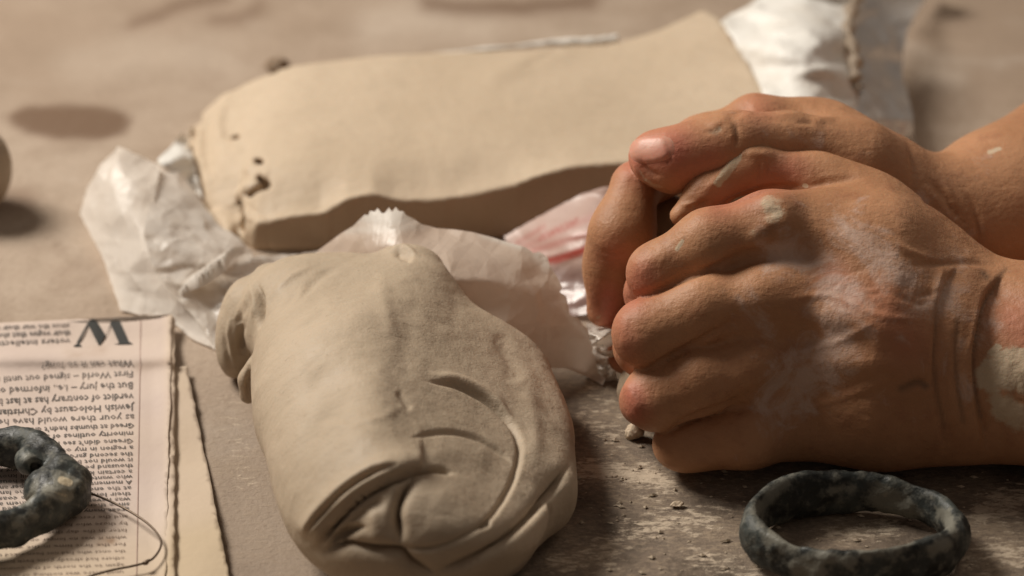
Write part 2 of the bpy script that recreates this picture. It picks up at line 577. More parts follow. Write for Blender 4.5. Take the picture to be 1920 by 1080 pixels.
# plastic films
def film(name, tint, opac, rough=.4, prnt=None, dirt_shade=None, clear_tint=(.92, .9, .87), bumpy=.0007, spec=.18, crink=.0026):
    m = M(name)
    cr = m.noise(70, 3, .5, .8); cr2 = m.noise(240, 3, .5, .5)
    colr = m.mix(m.math('MULTIPLY', m.ramp(m.noise(40, 4), .5, .75), .35), tint, (.45, .34, .24))
    if dirt_shade: colr = m.mix(m.attr('dirt_shade'), colr, dirt_shade)
    if prnt: colr = m.mix(m.attr('print'), colr, prnt)
    m.set(Base_Color=colr, Roughness=rough, Specular_IOR_Level=spec)
    vo = m.n.new('ShaderNodeTexVoronoi'); vo.inputs['Scale'].default_value = 52; vo.distance = 'MANHATTAN'
    mp = m.n.new('ShaderNodeMapping'); mp.inputs['Scale'].default_value = (1, .6, 1); mp.inputs['Rotation'].default_value = (.3, .2, .6)
    m.link(m.tc.outputs['Object'], mp.inputs[0]); m.link(mp.outputs[0], vo.inputs['Vector'])
    vo2 = m.n.new('ShaderNodeTexVoronoi'); vo2.inputs['Scale'].default_value = 130; vo2.distance = 'MANHATTAN'; m.link(mp.outputs[0], vo2.inputs['Vector'])
    nrm = m.bump([cr, cr2, vo.outputs['Distance'], vo2.outputs['Distance']], [bumpy * .5, bumpy * .25, crink, crink * .25])
    tl = m.n.new('ShaderNodeBsdfTranslucent'); m.link(colr, tl.inputs[0])
    mx = m.n.new('ShaderNodeMixShader'); mx.inputs[0].default_value = .45
    m.link(m.b.outputs[0], mx.inputs[1]); m.link(tl.outputs[0], mx.inputs[2])
    tr = m.n.new('ShaderNodeBsdfTransparent'); tr.inputs[0].default_value = (*clear_tint, 1)
    gl = m.n.new('ShaderNodeBsdfGlossy'); gl.inputs['Roughness'].default_value = .42; m.link(nrm, gl.inputs['Normal'])
    fr = m.n.new('ShaderNodeFresnel'); fr.inputs[0].default_value = 1.5; m.link(nrm, fr.inputs[1])
    mc = m.n.new('ShaderNodeMixShader'); m.link(fr.outputs[0], mc.inputs[0]); m.link(tr.outputs[0], mc.inputs[1]); m.link(gl.outputs[0], mc.inputs[2])
    fin = m.n.new('ShaderNodeMixShader')
    op = m.math('ADD', m.attr('milk'), m.math('MULTIPLY', m.math('SUBTRACT', cr, .5), .3))
    m.link(m.ramp(op, 0, 1, opac[0], opac[1]), fin.inputs[0])
    m.link(mc.outputs[0], fin.inputs[1]); m.link(mx.outputs[0], fin.inputs[2])
    m.link(fin.outputs[0], m.out.inputs[0])
    return m.m

FILM = film('milky_plastic_film', (.88, .82, .75), (.15, 1.0), .5, dirt_shade=(.42, .32, .22))
FILM_TORN = film('clay_dusted_plastic_film', (.70, .58, .485), (.45, 1.0), .5, dirt_shade=(.86, .82, .76), bumpy=.0005, spec=.12, crink=.0020)
FILM_RED = film('red_printed_plastic_film', (.74, .55, .49), (.35, .98), .4, prnt=(.58, .07, .05), dirt_shade=(.36, .24, .22), bumpy=.0004, spec=.1, crink=.0010)
m = M('white_paper_liner'); m.set(Base_Color=m.mix(m.ramp(m.noise(50, 3), .4, .75), (.78, .76, .72), (.66, .62, .56)), Roughness=.55)
m.bump([m.noise(55, 3, .5, .5), m.noise(190, 3)], [.003, .0006]); LINER = m.m

# newspaper
m = M('newsprint'); n1 = m.noise(25, 4); n2 = m.noise(500, 3)
c = m.mix(m.ramp(n1, .35, .7), (.54, .445, .41), (.59, .495, .445))
c = m.mix(m.attr('tan'), c, (.56, .45, .32))
c = m.mix(m.attr('smudge_fold'), c, (.30, .19, .12))
m.set(Base_Color=c, Roughness=.85, Specular_IOR_Level=.15); m.bump([n1, n2], [.0012, .0001]); PAPER = m.m
m = M('printing_ink'); m.set(Base_Color=m.mix(m.ramp(m.noise(260, 3), .4, .7), (.085, .075, .068), (.25, .20, .175)), Roughness=.7); INK = m.m
m = M('faded_printing_ink'); m.set(Base_Color=(.22, .16, .125), Roughness=.8); INK2 = m.m
m = M('column_rule_ink'); m.set(Base_Color=(.38, .26, .22), Roughness=.8); INK3 = m.m

# ring handles
m = M('dark_rubber_with_clay'); n1 = m.noise(55, 4, .6, .4); n2 = m.noise(260, 4, .65)
c = m.mix(m.ramp(n1, .38, .64), (.010, .011, .010), (.045, .052, .048))
c = m.mix(m.math('MULTIPLY', m.ramp(m.math('ADD', n2, m.attr('clay')), .46, .80), .85), c, (.20, .19, .155))
c = m.mix(m.ramp(m.math('ADD', m.math('MULTIPLY', n1, .6), m.attr('clay')), .80, 1.02), c, (.52, .44, .31))
m.set(Base_Color=c, Roughness=m.ramp(n2, .3, .7, .42, .7), Specular_IOR_Level=.42); m.bump([n1, n2], [.0016, .0005]); RUBBER = m.m
m = M('steel_wire'); m.set(Base_Color=(.12, .085, .06), Metallic=.7, Roughness=.45); WIRE = m.m

# ------------------------------------------------------------------ table
def axis(lo, hi, step, far):
    a = list(np.arange(lo, hi + step / 2, step)); s = step; x = lo
    L = []
    while x > -far: s *= 1.35; x -= s; L.append(x)
    s = step; x = hi; R = []
    while x < far: s *= 1.35; x += s; R.append(x)
    return np.array(L[::-1] + a + R)

X = axis(-.36, .36, .0030, 1.6); Y = axis(-.26, .80, .0035, 1.6)
gx, gy = np.meshgrid(X, Y, indexing='ij')
P = np.c_[gx.ravel(), gy.ravel(), np.zeros(gx.size)]
px, py, _ = project(P)
jx = px + 22 * (fbm(P, 60, 3, 1) - .5); jy = py + 14 * (fbm(P, 60, 3, 2) - .5)
vis = (P[:, 1] > -.5)
stain_shadow = np.zeros(len(P))
poly = [(18, 215), (50, 198), (110, 193), (180, 195), (240, 210), (252, 225), (235, 250), (190, 262), (110, 264), (50, 255), (20, 235)]
dd = polydist(jx, jy, poly + poly[:1]); ins = inpoly(jx, jy, poly)
stain_shadow = np.maximum(stain_shadow, smooth01(np.where(ins, dd, -dd), -7, 12) * .9)
def st(pts, wd, amt):
    global stain_shadow
    stain_shadow = np.maximum(stain_shadow, amt * np.exp(-(polydist(jx, jy, [tuple(q) for q in catmull(pts, 5)]) / wd) ** 2))
st([(250, 42), (290, 28), (350, 8), (420, -8)], 15, .62)
st([(400, 36), (440, 34), (475, 22), (490, 5)], 15, .5)
st([(500, 126), (540, 124)], 5, .7)
st([(800, 6), (900, 14), (1010, 12), (1110, 2)], 20, .75)
st([(0, 375), (40, 378)], 26, .5)  # shadow under the clay ball, painted on the table
st([(110, 460), (112, 464), (115, 466)], 8, .5)
stain_shadow *= vis
shade_damp = smooth01((px - 1000) / 260 + (py - 760) / 420, -.5, .35) * smooth01(py, 520, 760)  # lower right: shade of hands and lump painted in, plus damp tabletop
shade_damp = np.maximum(shade_damp, .36 * smooth01(py, 640, 900) * smooth01(px, 300, 430)) * vis  # weaker, greyer tabletop tone right of the newspaper
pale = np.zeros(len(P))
for pts, wd, a in (([(700, 45), (820, 30), (900, 50)], 40, .8), ([(150, 120), (300, 90), (420, 110)], 45, .45), ([(1740, 140), (1790, 150)], 22, .8), ([(1800, 290), (1860, 285)], 18, .5), ([(350, 620), (420, 800), (480, 1000)], 90, .25)):  # the two spots right of the clear bag are painted highlights
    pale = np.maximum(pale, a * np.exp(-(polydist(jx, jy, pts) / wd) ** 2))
dust = np.zeros(len(P))
for pts, wd, a in (([(1090, 885), (1160, 880), (1250, 905)], 26, 1.0), ([(1100, 780), (1160, 830)], 30, .7), ([(1050, 1060), (1200, 1000), (1340, 960)], 34, .7), ([(1300, 1040), (1420, 1070)], 30, .7), ([(1560, 1000), (1680, 990)], 24, .8),
                   ([(1840, 960), (1920, 930)], 36, .9), ([(1820, 1050), (1920, 1030)], 34, .8), ([(1100, 730), (1180, 760)], 24, .5), ([(430, 760), (460, 900)], 40, .4), ([(1210, 930), (1300, 1000)], 26, .6)):
    dust = np.maximum(dust, a * np.exp(-(polydist(jx, jy, pts) / wd) ** 2))
dust *= vis
nx, ny = len(X), len(Y)
i, j = np.meshgrid(np.arange(nx - 1), np.arange(ny - 1), indexing='ij'); b = (i * ny + j).ravel()
F = np.stack([b, b + ny, b + ny + 1, b + 1], 1)
o = make('table_top', P, F, TABLE, None, {'stain_shadow': stain_shadow, 'shade_damp': shade_damp, 'pale': pale, 'dust': dust})
tag(o, kind='structure')

# crumbs of dry clay scattered on the table
CV = []; CF = []
rr = random.Random(9)
for k in range(190):
    if k < 150: cx, cy = rr.uniform(1085, 1900), rr.uniform(880, 1100)
    elif k < 230: cx, cy = rr.gauss(1150, 50), rr.gauss(890, 50)
    elif k < 290: cx, cy = rr.uniform(340, 520), rr.uniform(700, 1100)
    else: cx, cy = rr.uniform(20, 1900), rr.uniform(20, 600)
    s = rr.choice([.0002, .0003, .0004, .0005, .0008]) * (1.0 if cy > 700 else .8)
    c = U(cx, cy, s * .5)
    base = len(CV)
    vv = [np.array(v, float) for v in ((1, 0, 0), (-1, 0, 0), (0, 1, 0), (0, -1, 0), (0, 0, .8), (0, 0, -.5))]
    st_ = rr.uniform(.8, 2.6); an = rr.uniform(-.6, .6)
    for v in vv:
        v = v * np.array([st_, 1, 1]) * rr.uniform(.7, 1.2)
        v = np.array([v[0] * math.cos(an) - v[1] * math.sin(an), v[0] * math.sin(an) + v[1] * math.cos(an), v[2]])
        CV.append(c + v * s)
    for f in ((0, 2, 4), (2, 1, 4), (1, 3, 4), (3, 0, 4), (2, 0, 5), (1, 2, 5), (3, 1, 5), (0, 3, 5)):
        CF.append(tuple(base + q for q in f))
o = make('clay_crumbs', CV, CF, CLAY, None, {'wet_dark': np.zeros(len(CV))}, smooth=False)
tag(o, 'tiny pale dry clay crumbs scattered over the dusty worktop', 'crumbs', kind='stuff')

# ------------------------------------------------------------------ clay slab at the back
def raycast(F, px, py, d0=.6, d1=1.3):
    r = FW + (px - 960) / FPX * RT - (py - 540) / FPX * UP
    ds = np.arange(d0, d1, F.h * .5)
    P = CAM + ds[:, None] * r
    I = np.round((P - F.lo) / F.h).astype(int)
    ok = np.all((I >= 0) & (I < F.n), 1)
    v = np.full(len(ds), 1.0)
    v[ok] = F.f[I[ok, 0], I[ok, 1], I[ok, 2]]
    k = np.argmax(v < 0)
    return P[k] if v[k] < 0 else None

def cut_curve(F, pts, r=.0012, deep=.006, k=.003, n=6, lift=.0, steps=3, thin=.45):
    """slice into a field along a drawn curve, going inwards from the surface"""
    r = r * thin; k = k * thin; steps = max(steps, int(deep / max(r, .0004)))
    C = []
    for q in (catmull(pts, n) if len(pts) > 2 else pts):
        h = raycast(F, q[0], q[1])
        if h is not None: C.append(h)
    if len(C) < 2: return
    V_ = FW * 0.9 + np.array([0, 0, -.1])
    for s in range(steps + 1):
        off = V_ * deep * s / steps
        for a, b in zip(C[:-1], C[1:]):
            if np.linalg.norm(np.array(a) - np.array(b)) > .012: continue
            F.capsule(np.array(a) + off, np.array(b) + off, r * (1 - .4 * s / steps), r * (1 - .4 * s / steps), k, cut=True)

near = [(446, 428, 446), (462, 420, 462), (480, 416, 470), (530, 410, 471), (600, 402, 472), (650, 374, 468), (700, 361, 462), (740, 372, 460), (800, 374, 456),
        (860, 369, 452), (950, 350, 446), (1000, 331, 440), (1060, 316, 433), (1170, 305, 424), (1290, 290, 410), (1400, 262, 385)]
foot = []; hts = []
for x, yt, yb in near:
    g = U(x, yb, 0)
    r = FW - (yt - 540) / FPX * UP
    t = (g[1] - CAM[1]) / r[1]
    zt = CAM[2] + t * r[2]
    foot.append((g[0], g[1])); hts.append((g[0], g[1], zt))
for x, y, z in [(1440, 190, .030), (1405, 120, .033), (1350, 28, .036), (1320, 6, .037), (1240, 30, .036), (1140, 68, .030), (1060, 82, .027), (850, 92, .026), (700, 106, .025),
                (590, 122, .024), (500, 140, .021), (455, 152, .019), (410, 170, .017), (372, 192, .015), (350, 222, .013), (341, 265, .012), (356, 320, .011), (388, 375, .011), (425, 418, .011)]:
    g = U(x, y, z); foot.append((g[0], g[1])); hts.append((g[0], g[1], z))
for x, y, z in [(520, 200, .024), (430, 260, .0185), (520, 330, .024), (700, 220, .026), (900, 200, .027), (1050, 200, .008), (1200, 120, .034), (1250, 200, .031), (700, 330, .0255), (900, 310, .026), (1100, 270, .027), (420, 340, .017), (1140, 150, .031), (1010, 120, .0275), (880, 130, .0265), (1200, 60, .034), (1300, 100, .035), (1340, 180, .033), (1090, 110, .0285)]:
    g = U(x, y, z); hts.append((g[0], g[1], z))
fx = [p[0] for p in foot]; fy = [p[1] for p in foot]
FS = Field((min(fx) - .01, min(fy) - .01, -.004), (max(fx) + .01, max(fy) + .01, .046), .00105)
XX, YY = np.meshgrid(FS.ax[0], FS.ax[1], indexing='ij')
fl = [(float(a), float(b)) for a, b in foot]
pd = polydist(XX, YY, fl + fl[:1]); ins = inpoly(XX, YY, fl)
sd = np.where(ins, -pd, pd)
ev = rbf([(a * 1000, b * 1000, z) for a, b, z in hts], .03)
P2 = np.c_[XX.ravel(), YY.ravel(), np.zeros(XX.size)]
pxs, pys, _ = project(np.c_[XX.ravel(), YY.ravel(), np.full(XX.size, .026)])
def zfun(a, b):
    s_ = a - (b - 70) * 1.0
    return .0085 + .0170 * smooth01(a, 300, 590) ** .8 + .0105 * smooth01(s_, 1050, 1420)
nxs = np.array([p[0] for p in hts[:len(near)]]); nz = np.array([p[2] for p in hts[:len(near)]])
npx, npy, _ = project(np.array([[p[0], p[1], p[2]] for p in hts[:len(near)]]))
res = nz - zfun(npx, npy)
ny_ = np.interp(XX, nxs, [p[1] for p in hts[:len(near)]])
zt = zfun(pxs, pys).reshape(XX.shape) + np.interp(XX, nxs, res) * np.exp(-np.maximum(YY - ny_, 0) ** 2 / .018 ** 2) + .0009 * (fbm(P2, 22, 3, 4).reshape(XX.shape) - .5)
zt = np.maximum(zt, .006)
sd = sd + (.0012 * (fbm(P2, 70, 3, 8).reshape(XX.shape) - .5))
Z = FS.ax[2][None, None, :]
a = Z - zt[:, :, None]; b = np.broadcast_to(sd[:, :, None], a.shape)
k = .0010
# softer shoulder on the left end
kk = np.where(XX < fl[2][0], .005, k)[:, :, None]
h = np.maximum(kk - np.abs(a - b), 0) / kk
f = np.maximum(a, b) + h * h * kk * .25
b2 = -Z + 0 * a; f = np.maximum(f, b2 - .0005)
FS.f = f.astype(np.float32)
cut_curve(FS, [(470, 365), (484, 352), (500, 348), (486, 332)], .0022, .006, .0025)
cut_curve(FS, [(478, 300), (490, 303)], .0024, .007, .002)
cut_curve(FS, [(437, 257), (446, 256)], .0018, .005, .002)
cut_curve(FS, [(448, 372), (452, 392), (455, 412), (458, 432)], .0013, .005, .002)
cut_curve(FS, [(372, 200), (362, 260), (366, 320), (380, 372)], .0012, .004, .004)
V, Q = FS.mesh(1)
V = brush(V, Q, [
    ([(400, 200), (385, 250), (390, 300), (405, 350)], 9, -1.6), ([(365, 210), (352, 260), (364, 330), (376, 372)], 5, -2.2),
    ([(430, 180), (412, 230), (420, 290)], 8, 1.0), ([(470, 340), (455, 362), (445, 385)], 7, 1.8), ([(500, 320), (490, 345), (462, 362)], 5, 1.5),
    ([(480, 300), (462, 318)], 6, .8), ([(520, 400), (500, 404), (470, 388), (462, 372)], 4, -.7), ([(462, 395), (470, 410)], 4, 1.5), ([(448, 395), (452, 412)], 4, 1.5),
    ([(1140, 66), (1040, 96), (960, 130), (900, 155)], 20, .9), ([(1060, 85), (980, 130)], 9, -.6),
    ([(1000, 328), (1060, 313), (1120, 306), (1180, 300)], 5, .6), ([(480, 414), (560, 406), (620, 398), (650, 376), (700, 360)], 5, .5),
    ([(470, 455), (600, 460), (720, 450)], 8, .6)], jitter=3)
px, py, d = project(V)
N = vnormals(V, Q)
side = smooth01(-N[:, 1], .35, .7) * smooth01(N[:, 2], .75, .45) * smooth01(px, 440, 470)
tear = smooth01(-px, -500, -430)
V = V + N * (tear * .0022 * (fbm(V, 130, 4, 19) - .5) + tear * .0020 * (fbm(V * np.array([1, .35, 1]), 60, 2, 23) - .5))[:, None]
V = V + N * (smooth01(N[:, 2], .8, .95) * .00045 * (fbm(V * np.array([.12, 1, 1]), 170, 2, 29) - .5))[:, None]
# knife drag lines down the cut front
V = V + N * (side * (.0013 * (fbm(V * np.array([1, 1, .04]), 230, 3, 2) - .5) + .0009 * (fbm(V * np.array([1, .1, .1]), 90, 2, 6) - .5)))[:, None]
slab = make('clay_slab', V, Q, CLAY, None, {'wet_dark': side * .45})
tag(slab, 'long flat slab of pale clay with a darker knife-cut front, lying on its wrapper', 'clay slab')

# ------------------------------------------------------------------ rolled clay lump in front
FL = Field((-.105, -.175, -.002), (.042, .015, .070), .00052)
def squash(F, pts, rs, s, k):
    X = F.ax[0][:, None, None]; Y = F.ax[1][None, :, None]; Z = F.ax[2][None, None, :] / s
    out = None
    P = [np.array([p[0], p[1], p[2] / s]) for p in pts]
    for a, b, ra, rb in zip(P[:-1], P[1:], rs[:-1], rs[1:]):
        ab = b - a; L = max(ab @ ab, 1e-12)
        t = np.clip(((X - a[0]) * ab[0] + (Y - a[1]) * ab[1] + (Z - a[2]) * ab[2]) / L, 0, 1)
        d = np.sqrt((X - a[0] - t * ab[0]) ** 2 + (Y - a[1] - t * ab[1]) ** 2 + (Z - a[2] - t * ab[2]) ** 2) - (ra + (rb - ra) * t)
        out = d if out is None else np.minimum(out, d)
    d = (out * (.5 + .5 * s)).astype(np.float32)
    F.smin(tuple(slice(None) for _ in range(3)), d, k)

sl = (slice(None),) * 3
GX = FL.ax[0][:, None, None]; GY = FL.ax[1][None, :, None]; GZ = FL.ax[2][None, None, :]
squash(FL, [U(650, 600, .023), U(705, 760, .027), U(790, 925, .027)], [.0270, .0345, .0385], .72, .0)
FL.ellipsoid(U(850, 700, .022), (.020, .026, .018), .020)
FL.ellipsoid(U(540, 590, .023), (.012, .018, .012), .012)
FL.chain([U(745, 555, .036), U(750, 650, .042), U(765, 760, .044), U(790, 850, .042)], [.006, .008, .0085, .008], .018)
FL.ellipsoid(U(915, 800, .022), (.019, .036, .024), .012)
FL.chain([U(955, 690, .020), U(975, 780, .020), U(980, 870, .017)], [.013, .0155, .0145], .020)
FL.ellipsoid(U(575, 700, .022), (.016, .040, .022), .010)
FL.ellipsoid(U(560, 600, .022), (.014, .018, .017), .010)
FL.ellipsoid(U(640, 770, .025), (.021, .042, .025), .012)
FL.ellipsoid(U(645, 900, .022), (.018, .03, .020), .010)
FL.ellipsoid(U(625, 580, .029), (.026, .018, .0125), .012)
FL.ellipsoid(U(765, 585, .030), (.017, .017, .0115), .012)
FL.smax(sl, ((GX - U(790, 620, .040)[0]) * .52 + (GZ - .0475) * .854 + 0 * GY).astype(np.float32), .006)
# lower layer poking out on the right
FL.chain([U(1000, 850, .014), U(1000, 930, .012), U(910, 1010, .011), U(800, 1080, .010)], [.010, .012, .013, .012], .004)
# nub on top
FL.chain([U(720, 505, .037), U(742, 492, .039), U(770, 494, .040), U(790, 508, .039)], [.0030, .0042, .0040, .0032], .006)
FL.chain([U(790, 508, .038), U(792, 545, .036), U(760, 610, .038)], [.0035, .005, .005], .012)
# end face
fy0 = U(790, 1010, .022)[1] - .0375
pl = (-(GY - fy0) * .97 + (GZ - .02) * .22) + 0 * GX
FL.smax(sl, pl, .016)
FL.smax(sl, -GZ + 0 * GX + 0 * GY, .006)
# spiral creases of the rolled end
front = [
    ([(590, 1030), (620, 985), (670, 935), (720, 905), (770, 886), (795, 884)], .0013, .010),
    ([(575, 1010), (600, 975), (650, 925), (700, 893), (745, 880)], .0010, .006),
    ([(784, 884), (758, 920), (743, 955), (746, 990), (752, 1024)], .0019, .012),
    ([(770, 886), (815, 880), (850, 888)], .0013, .006),
    ([(762, 828), (800, 815), (850, 812), (900, 826), (945, 855), (962, 880)], .00035, .007),
    ([(795, 714), (850, 722), (910, 752), (955, 795), (972, 838), (968, 880), (950, 925), (915, 975), (870, 1005), (810, 1026), (752, 1028)], .0006, .009),
    ([(1070, 868), (1030, 925), (985, 975), (940, 1015), (880, 1050), (820, 1072)], .0014, .008),
    ([(600, 1036), (650, 1022), (700, 1030), (750, 1034), (775, 1058), (820, 1078)], .0018, .010),
    ([(610, 1026), (640, 1004), (672, 990), (690, 990)], .0012, .007),
]
# torn left rim: flaps and pockets
FL.ellipsoid(U(458, 610, .017), (.0085, .014, .0155), .004)
FL.ellipsoid(U(440, 650, .012), (.0065, .010, .011), .004)
FL.chain([U(500, 520, .030), U(472, 552, .027), U(440, 600, .021)], [.0045, .0035, .003], .005)
FL.chain([U(480, 690, .020), U(468, 712, .016), U(466, 740, .010)], [.0035, .003, .003], .003)
V, Q = FL.mesh(1)
V = brush(V, Q, [(pts, 4.5, -3.6 * r / .0013) for pts, r, dp in front] + [
    (front[0][0], 11, -1.6, 3.2, 45), (front[1][0], 8, -.4, 1.2, 22), (front[2][0], 13, -2.6), (front[4][0], 5, -.1, .3, 40), (front[5][0], 5, -.1, .8, 60), (front[6][0], 14, -1.4, 1.6, 36), (front[7][0], 14, -1.6), (front[8][0], 12, -1.2)])
V = brush(V, Q, [
    ([(600, 1010), (640, 965), (700, 918), (760, 895)], 7, 1.6), ([(572, 1020), (600, 985), (640, 945)], 6, -1.0),
    ([(735, 640), (720, 560), (715, 500)], 14, .5), ([(484, 530), (488, 570), (482, 620)], 5, -3.0), ([(474, 535), (476, 570), (470, 600)], 5, 1.0), ([(450, 606), (450, 636), (454, 660)], 6, -3.2), ([(418, 620), (424, 660), (436, 700)], 5, -.8), ([(432, 590), (428, 630), (440, 690)], 5, .9), ([(460, 560), (452, 590), (440, 610)], 5, -.9), ([(468, 690), (465, 720), (468, 750)], 5, -2.2), ([(440, 600), (462, 560), (480, 520)], 5, .8), ([(770, 560), (760, 640), (750, 690)], 24, -.5), ([(620, 660), (600, 640), (640, 600)], 50, .9),
    ([(560, 560), (600, 520), (640, 500)], 7, -.7), ([(500, 560), (540, 525), (590, 498)], 6, .6), ([(520, 590), (560, 540)], 5, -.4),
    ([(800, 700), (870, 716), (930, 752), (966, 800)], 7, .9), ([(985, 720), (1000, 800), (1000, 880)], 18, 1.0), ([(940, 640), (960, 700)], 14, -.7),
    ([(635, 1000), (675, 960), (720, 930)], 16, -2.4), ([(700, 960), (705, 1000)], 14, .8), ([(840, 940), (860, 980), (820, 1000)], 40, 1.0), ([(830, 840), (900, 860)], 22, .8),
    ([(748, 476), (766, 484)], 6, -1.6), ([(728, 470), (756, 462), (785, 482)], 4, .8), ([(770, 750), (700, 790), (600, 800)], 8, .35), ([(900, 990), (912, 985)], 5, -1.5),
    ([(640, 790), (700, 800)], 7, -.35), ([(750, 740), (765, 760)], 6, -.8)], jitter=3)
N = vnormals(V, Q)
V = V + N * (.0011 * (fbm(V, 45, 3, 12) - .5) + .0005 * (fbm(V, 160, 3, 14) - .5))[:, None]
px, py, d = project(V)
lump = make('rolled_clay_lump', V, Q, CLAY2, None, {'wet_dark': .25 * smooth01(N[:, 1] * -1, .5, .95) * smooth01(py, 860, 960)})  # lower part of the near end coloured darker
tag(lump, 'lump of clay rolled up like a scroll, spiral end facing the viewer', 'clay lump')

# ------------------------------------------------------------------ hands
def hp(px, py, d): return W(px, py, d)
def rr_(p, d): return p / FPX * d

# near hand (right side of picture, back of the hand towards the viewer)
FH = Field((.02, -.115, -.004), (.30, .085, .108), .00082)
def fchain(F, pts, k, kin=.006):
    F.chain([hp(a, b, c) for a, b, c, r in pts], [rr_(r, c) for a, b, c, r in pts], k, kin)
D = .800
# fingers first, nearly unblended so that sharp creases stay between them
fchain(FH, [(1500, 800, D + .004, 64), (1400, 818, D - .004, 64), (1288, 838, D, 60), (1272, 850, D + .018, 48), (1330, 850, D + .032, 44)], .0, .004)
fchain(FH, [(1500, 690, D - .002, 66), (1400, 690, D - .010, 62), (1310, 711, D - .010, 65), (1230, 746, D - .008, 59), (1214, 752, D + .016, 48), (1290, 770, D + .032, 44)], .0010, .004)
fchain(FH, [(1500, 560, D - .004, 68), (1420, 565, D - .012, 62), (1320, 579, D - .012, 66), (1214, 625, D - .010, 62), (1206, 650, D + .016, 52), (1290, 670, D + .032, 46)], .0010, .004)
fchain(FH, [(1530, 425, D + .004, 66), (1440, 430, D - .006, 66), (1330, 456, D - .008, 62), (1234, 512, D - .004, 55), (1222, 550, D + .020, 48), (1300, 570, D + .032, 46)], .0010, .004)
# thumb behind the index finger
fchain(FH, [(1275, 404, D + .014, 20), (1325, 362, D + .016, 32), (1406, 312, D + .020, 41), (1530, 345, D + .022, 54), (1630, 395, D + .018, 66)], .0012, .006)
# metacarpals and palm
fchain(FH, [(1482, 450, D - .003, 62), (1630, 490, D + .003, 106), (1780, 600, D + .014, 104)], .009, .02)
fchain(FH, [(1500, 572, D - .006, 68), (1630, 610, D - .005, 116), (1790, 650, D + .004, 118)], .009, .02)
fchain(FH, [(1510, 695, D + .002, 68), (1630, 700, D + .000, 116), (1790, 715, D + .004, 118)], .009, .02)
fchain(FH, [(1510, 795, D + .008, 62), (1640, 770, D + .004, 104), (1790, 750, D + .005, 110)], .009, .02)
fchain(FH, [(1600, 390, D + .020, 58), (1700, 510, D + .020, 96), (1800, 600, D + .014, 100)], .012, .02)
# knuckles
FH.ellipsoid(hp(1442, 410, D - .006), (.0050, .0050, .0045), .008)
FH.ellipsoid(hp(1452, 560, D - .014), (.0075, .006, .007), .010)
FH.ellipsoid(hp(1425, 655, D - .010), (.0065, .006, .006), .010)
FH.ellipsoid(hp(1450, 780, D - .006), (.007, .006, .006), .010)
# wrist bulge and forearm
fchain(FH, [(1780, 650, D + .006, 146), (1850, 665, D + .008, 156)], .016, .02)
fchain(FH, [(1800, 730, D + .004, 130), (1850, 715, D + .006, 140)], .012, .02)
fchain(FH, [(1905, 678, D + .006, 172), (2060, 690, D + .008, 196), (2400, 720, D + .020, 236), (2700, 740, D + .03, 250)], .005, .02)
fchain(FH, [(1905, 720, D + .004, 146), (2060, 735, D + .006, 160)], .008, .02)
GZ = FH.ax[2][None, None, :]
FH.smax((slice(None),) * 3, (.0015 - GZ).astype(np.float32) + 0 * FH.f, .010)
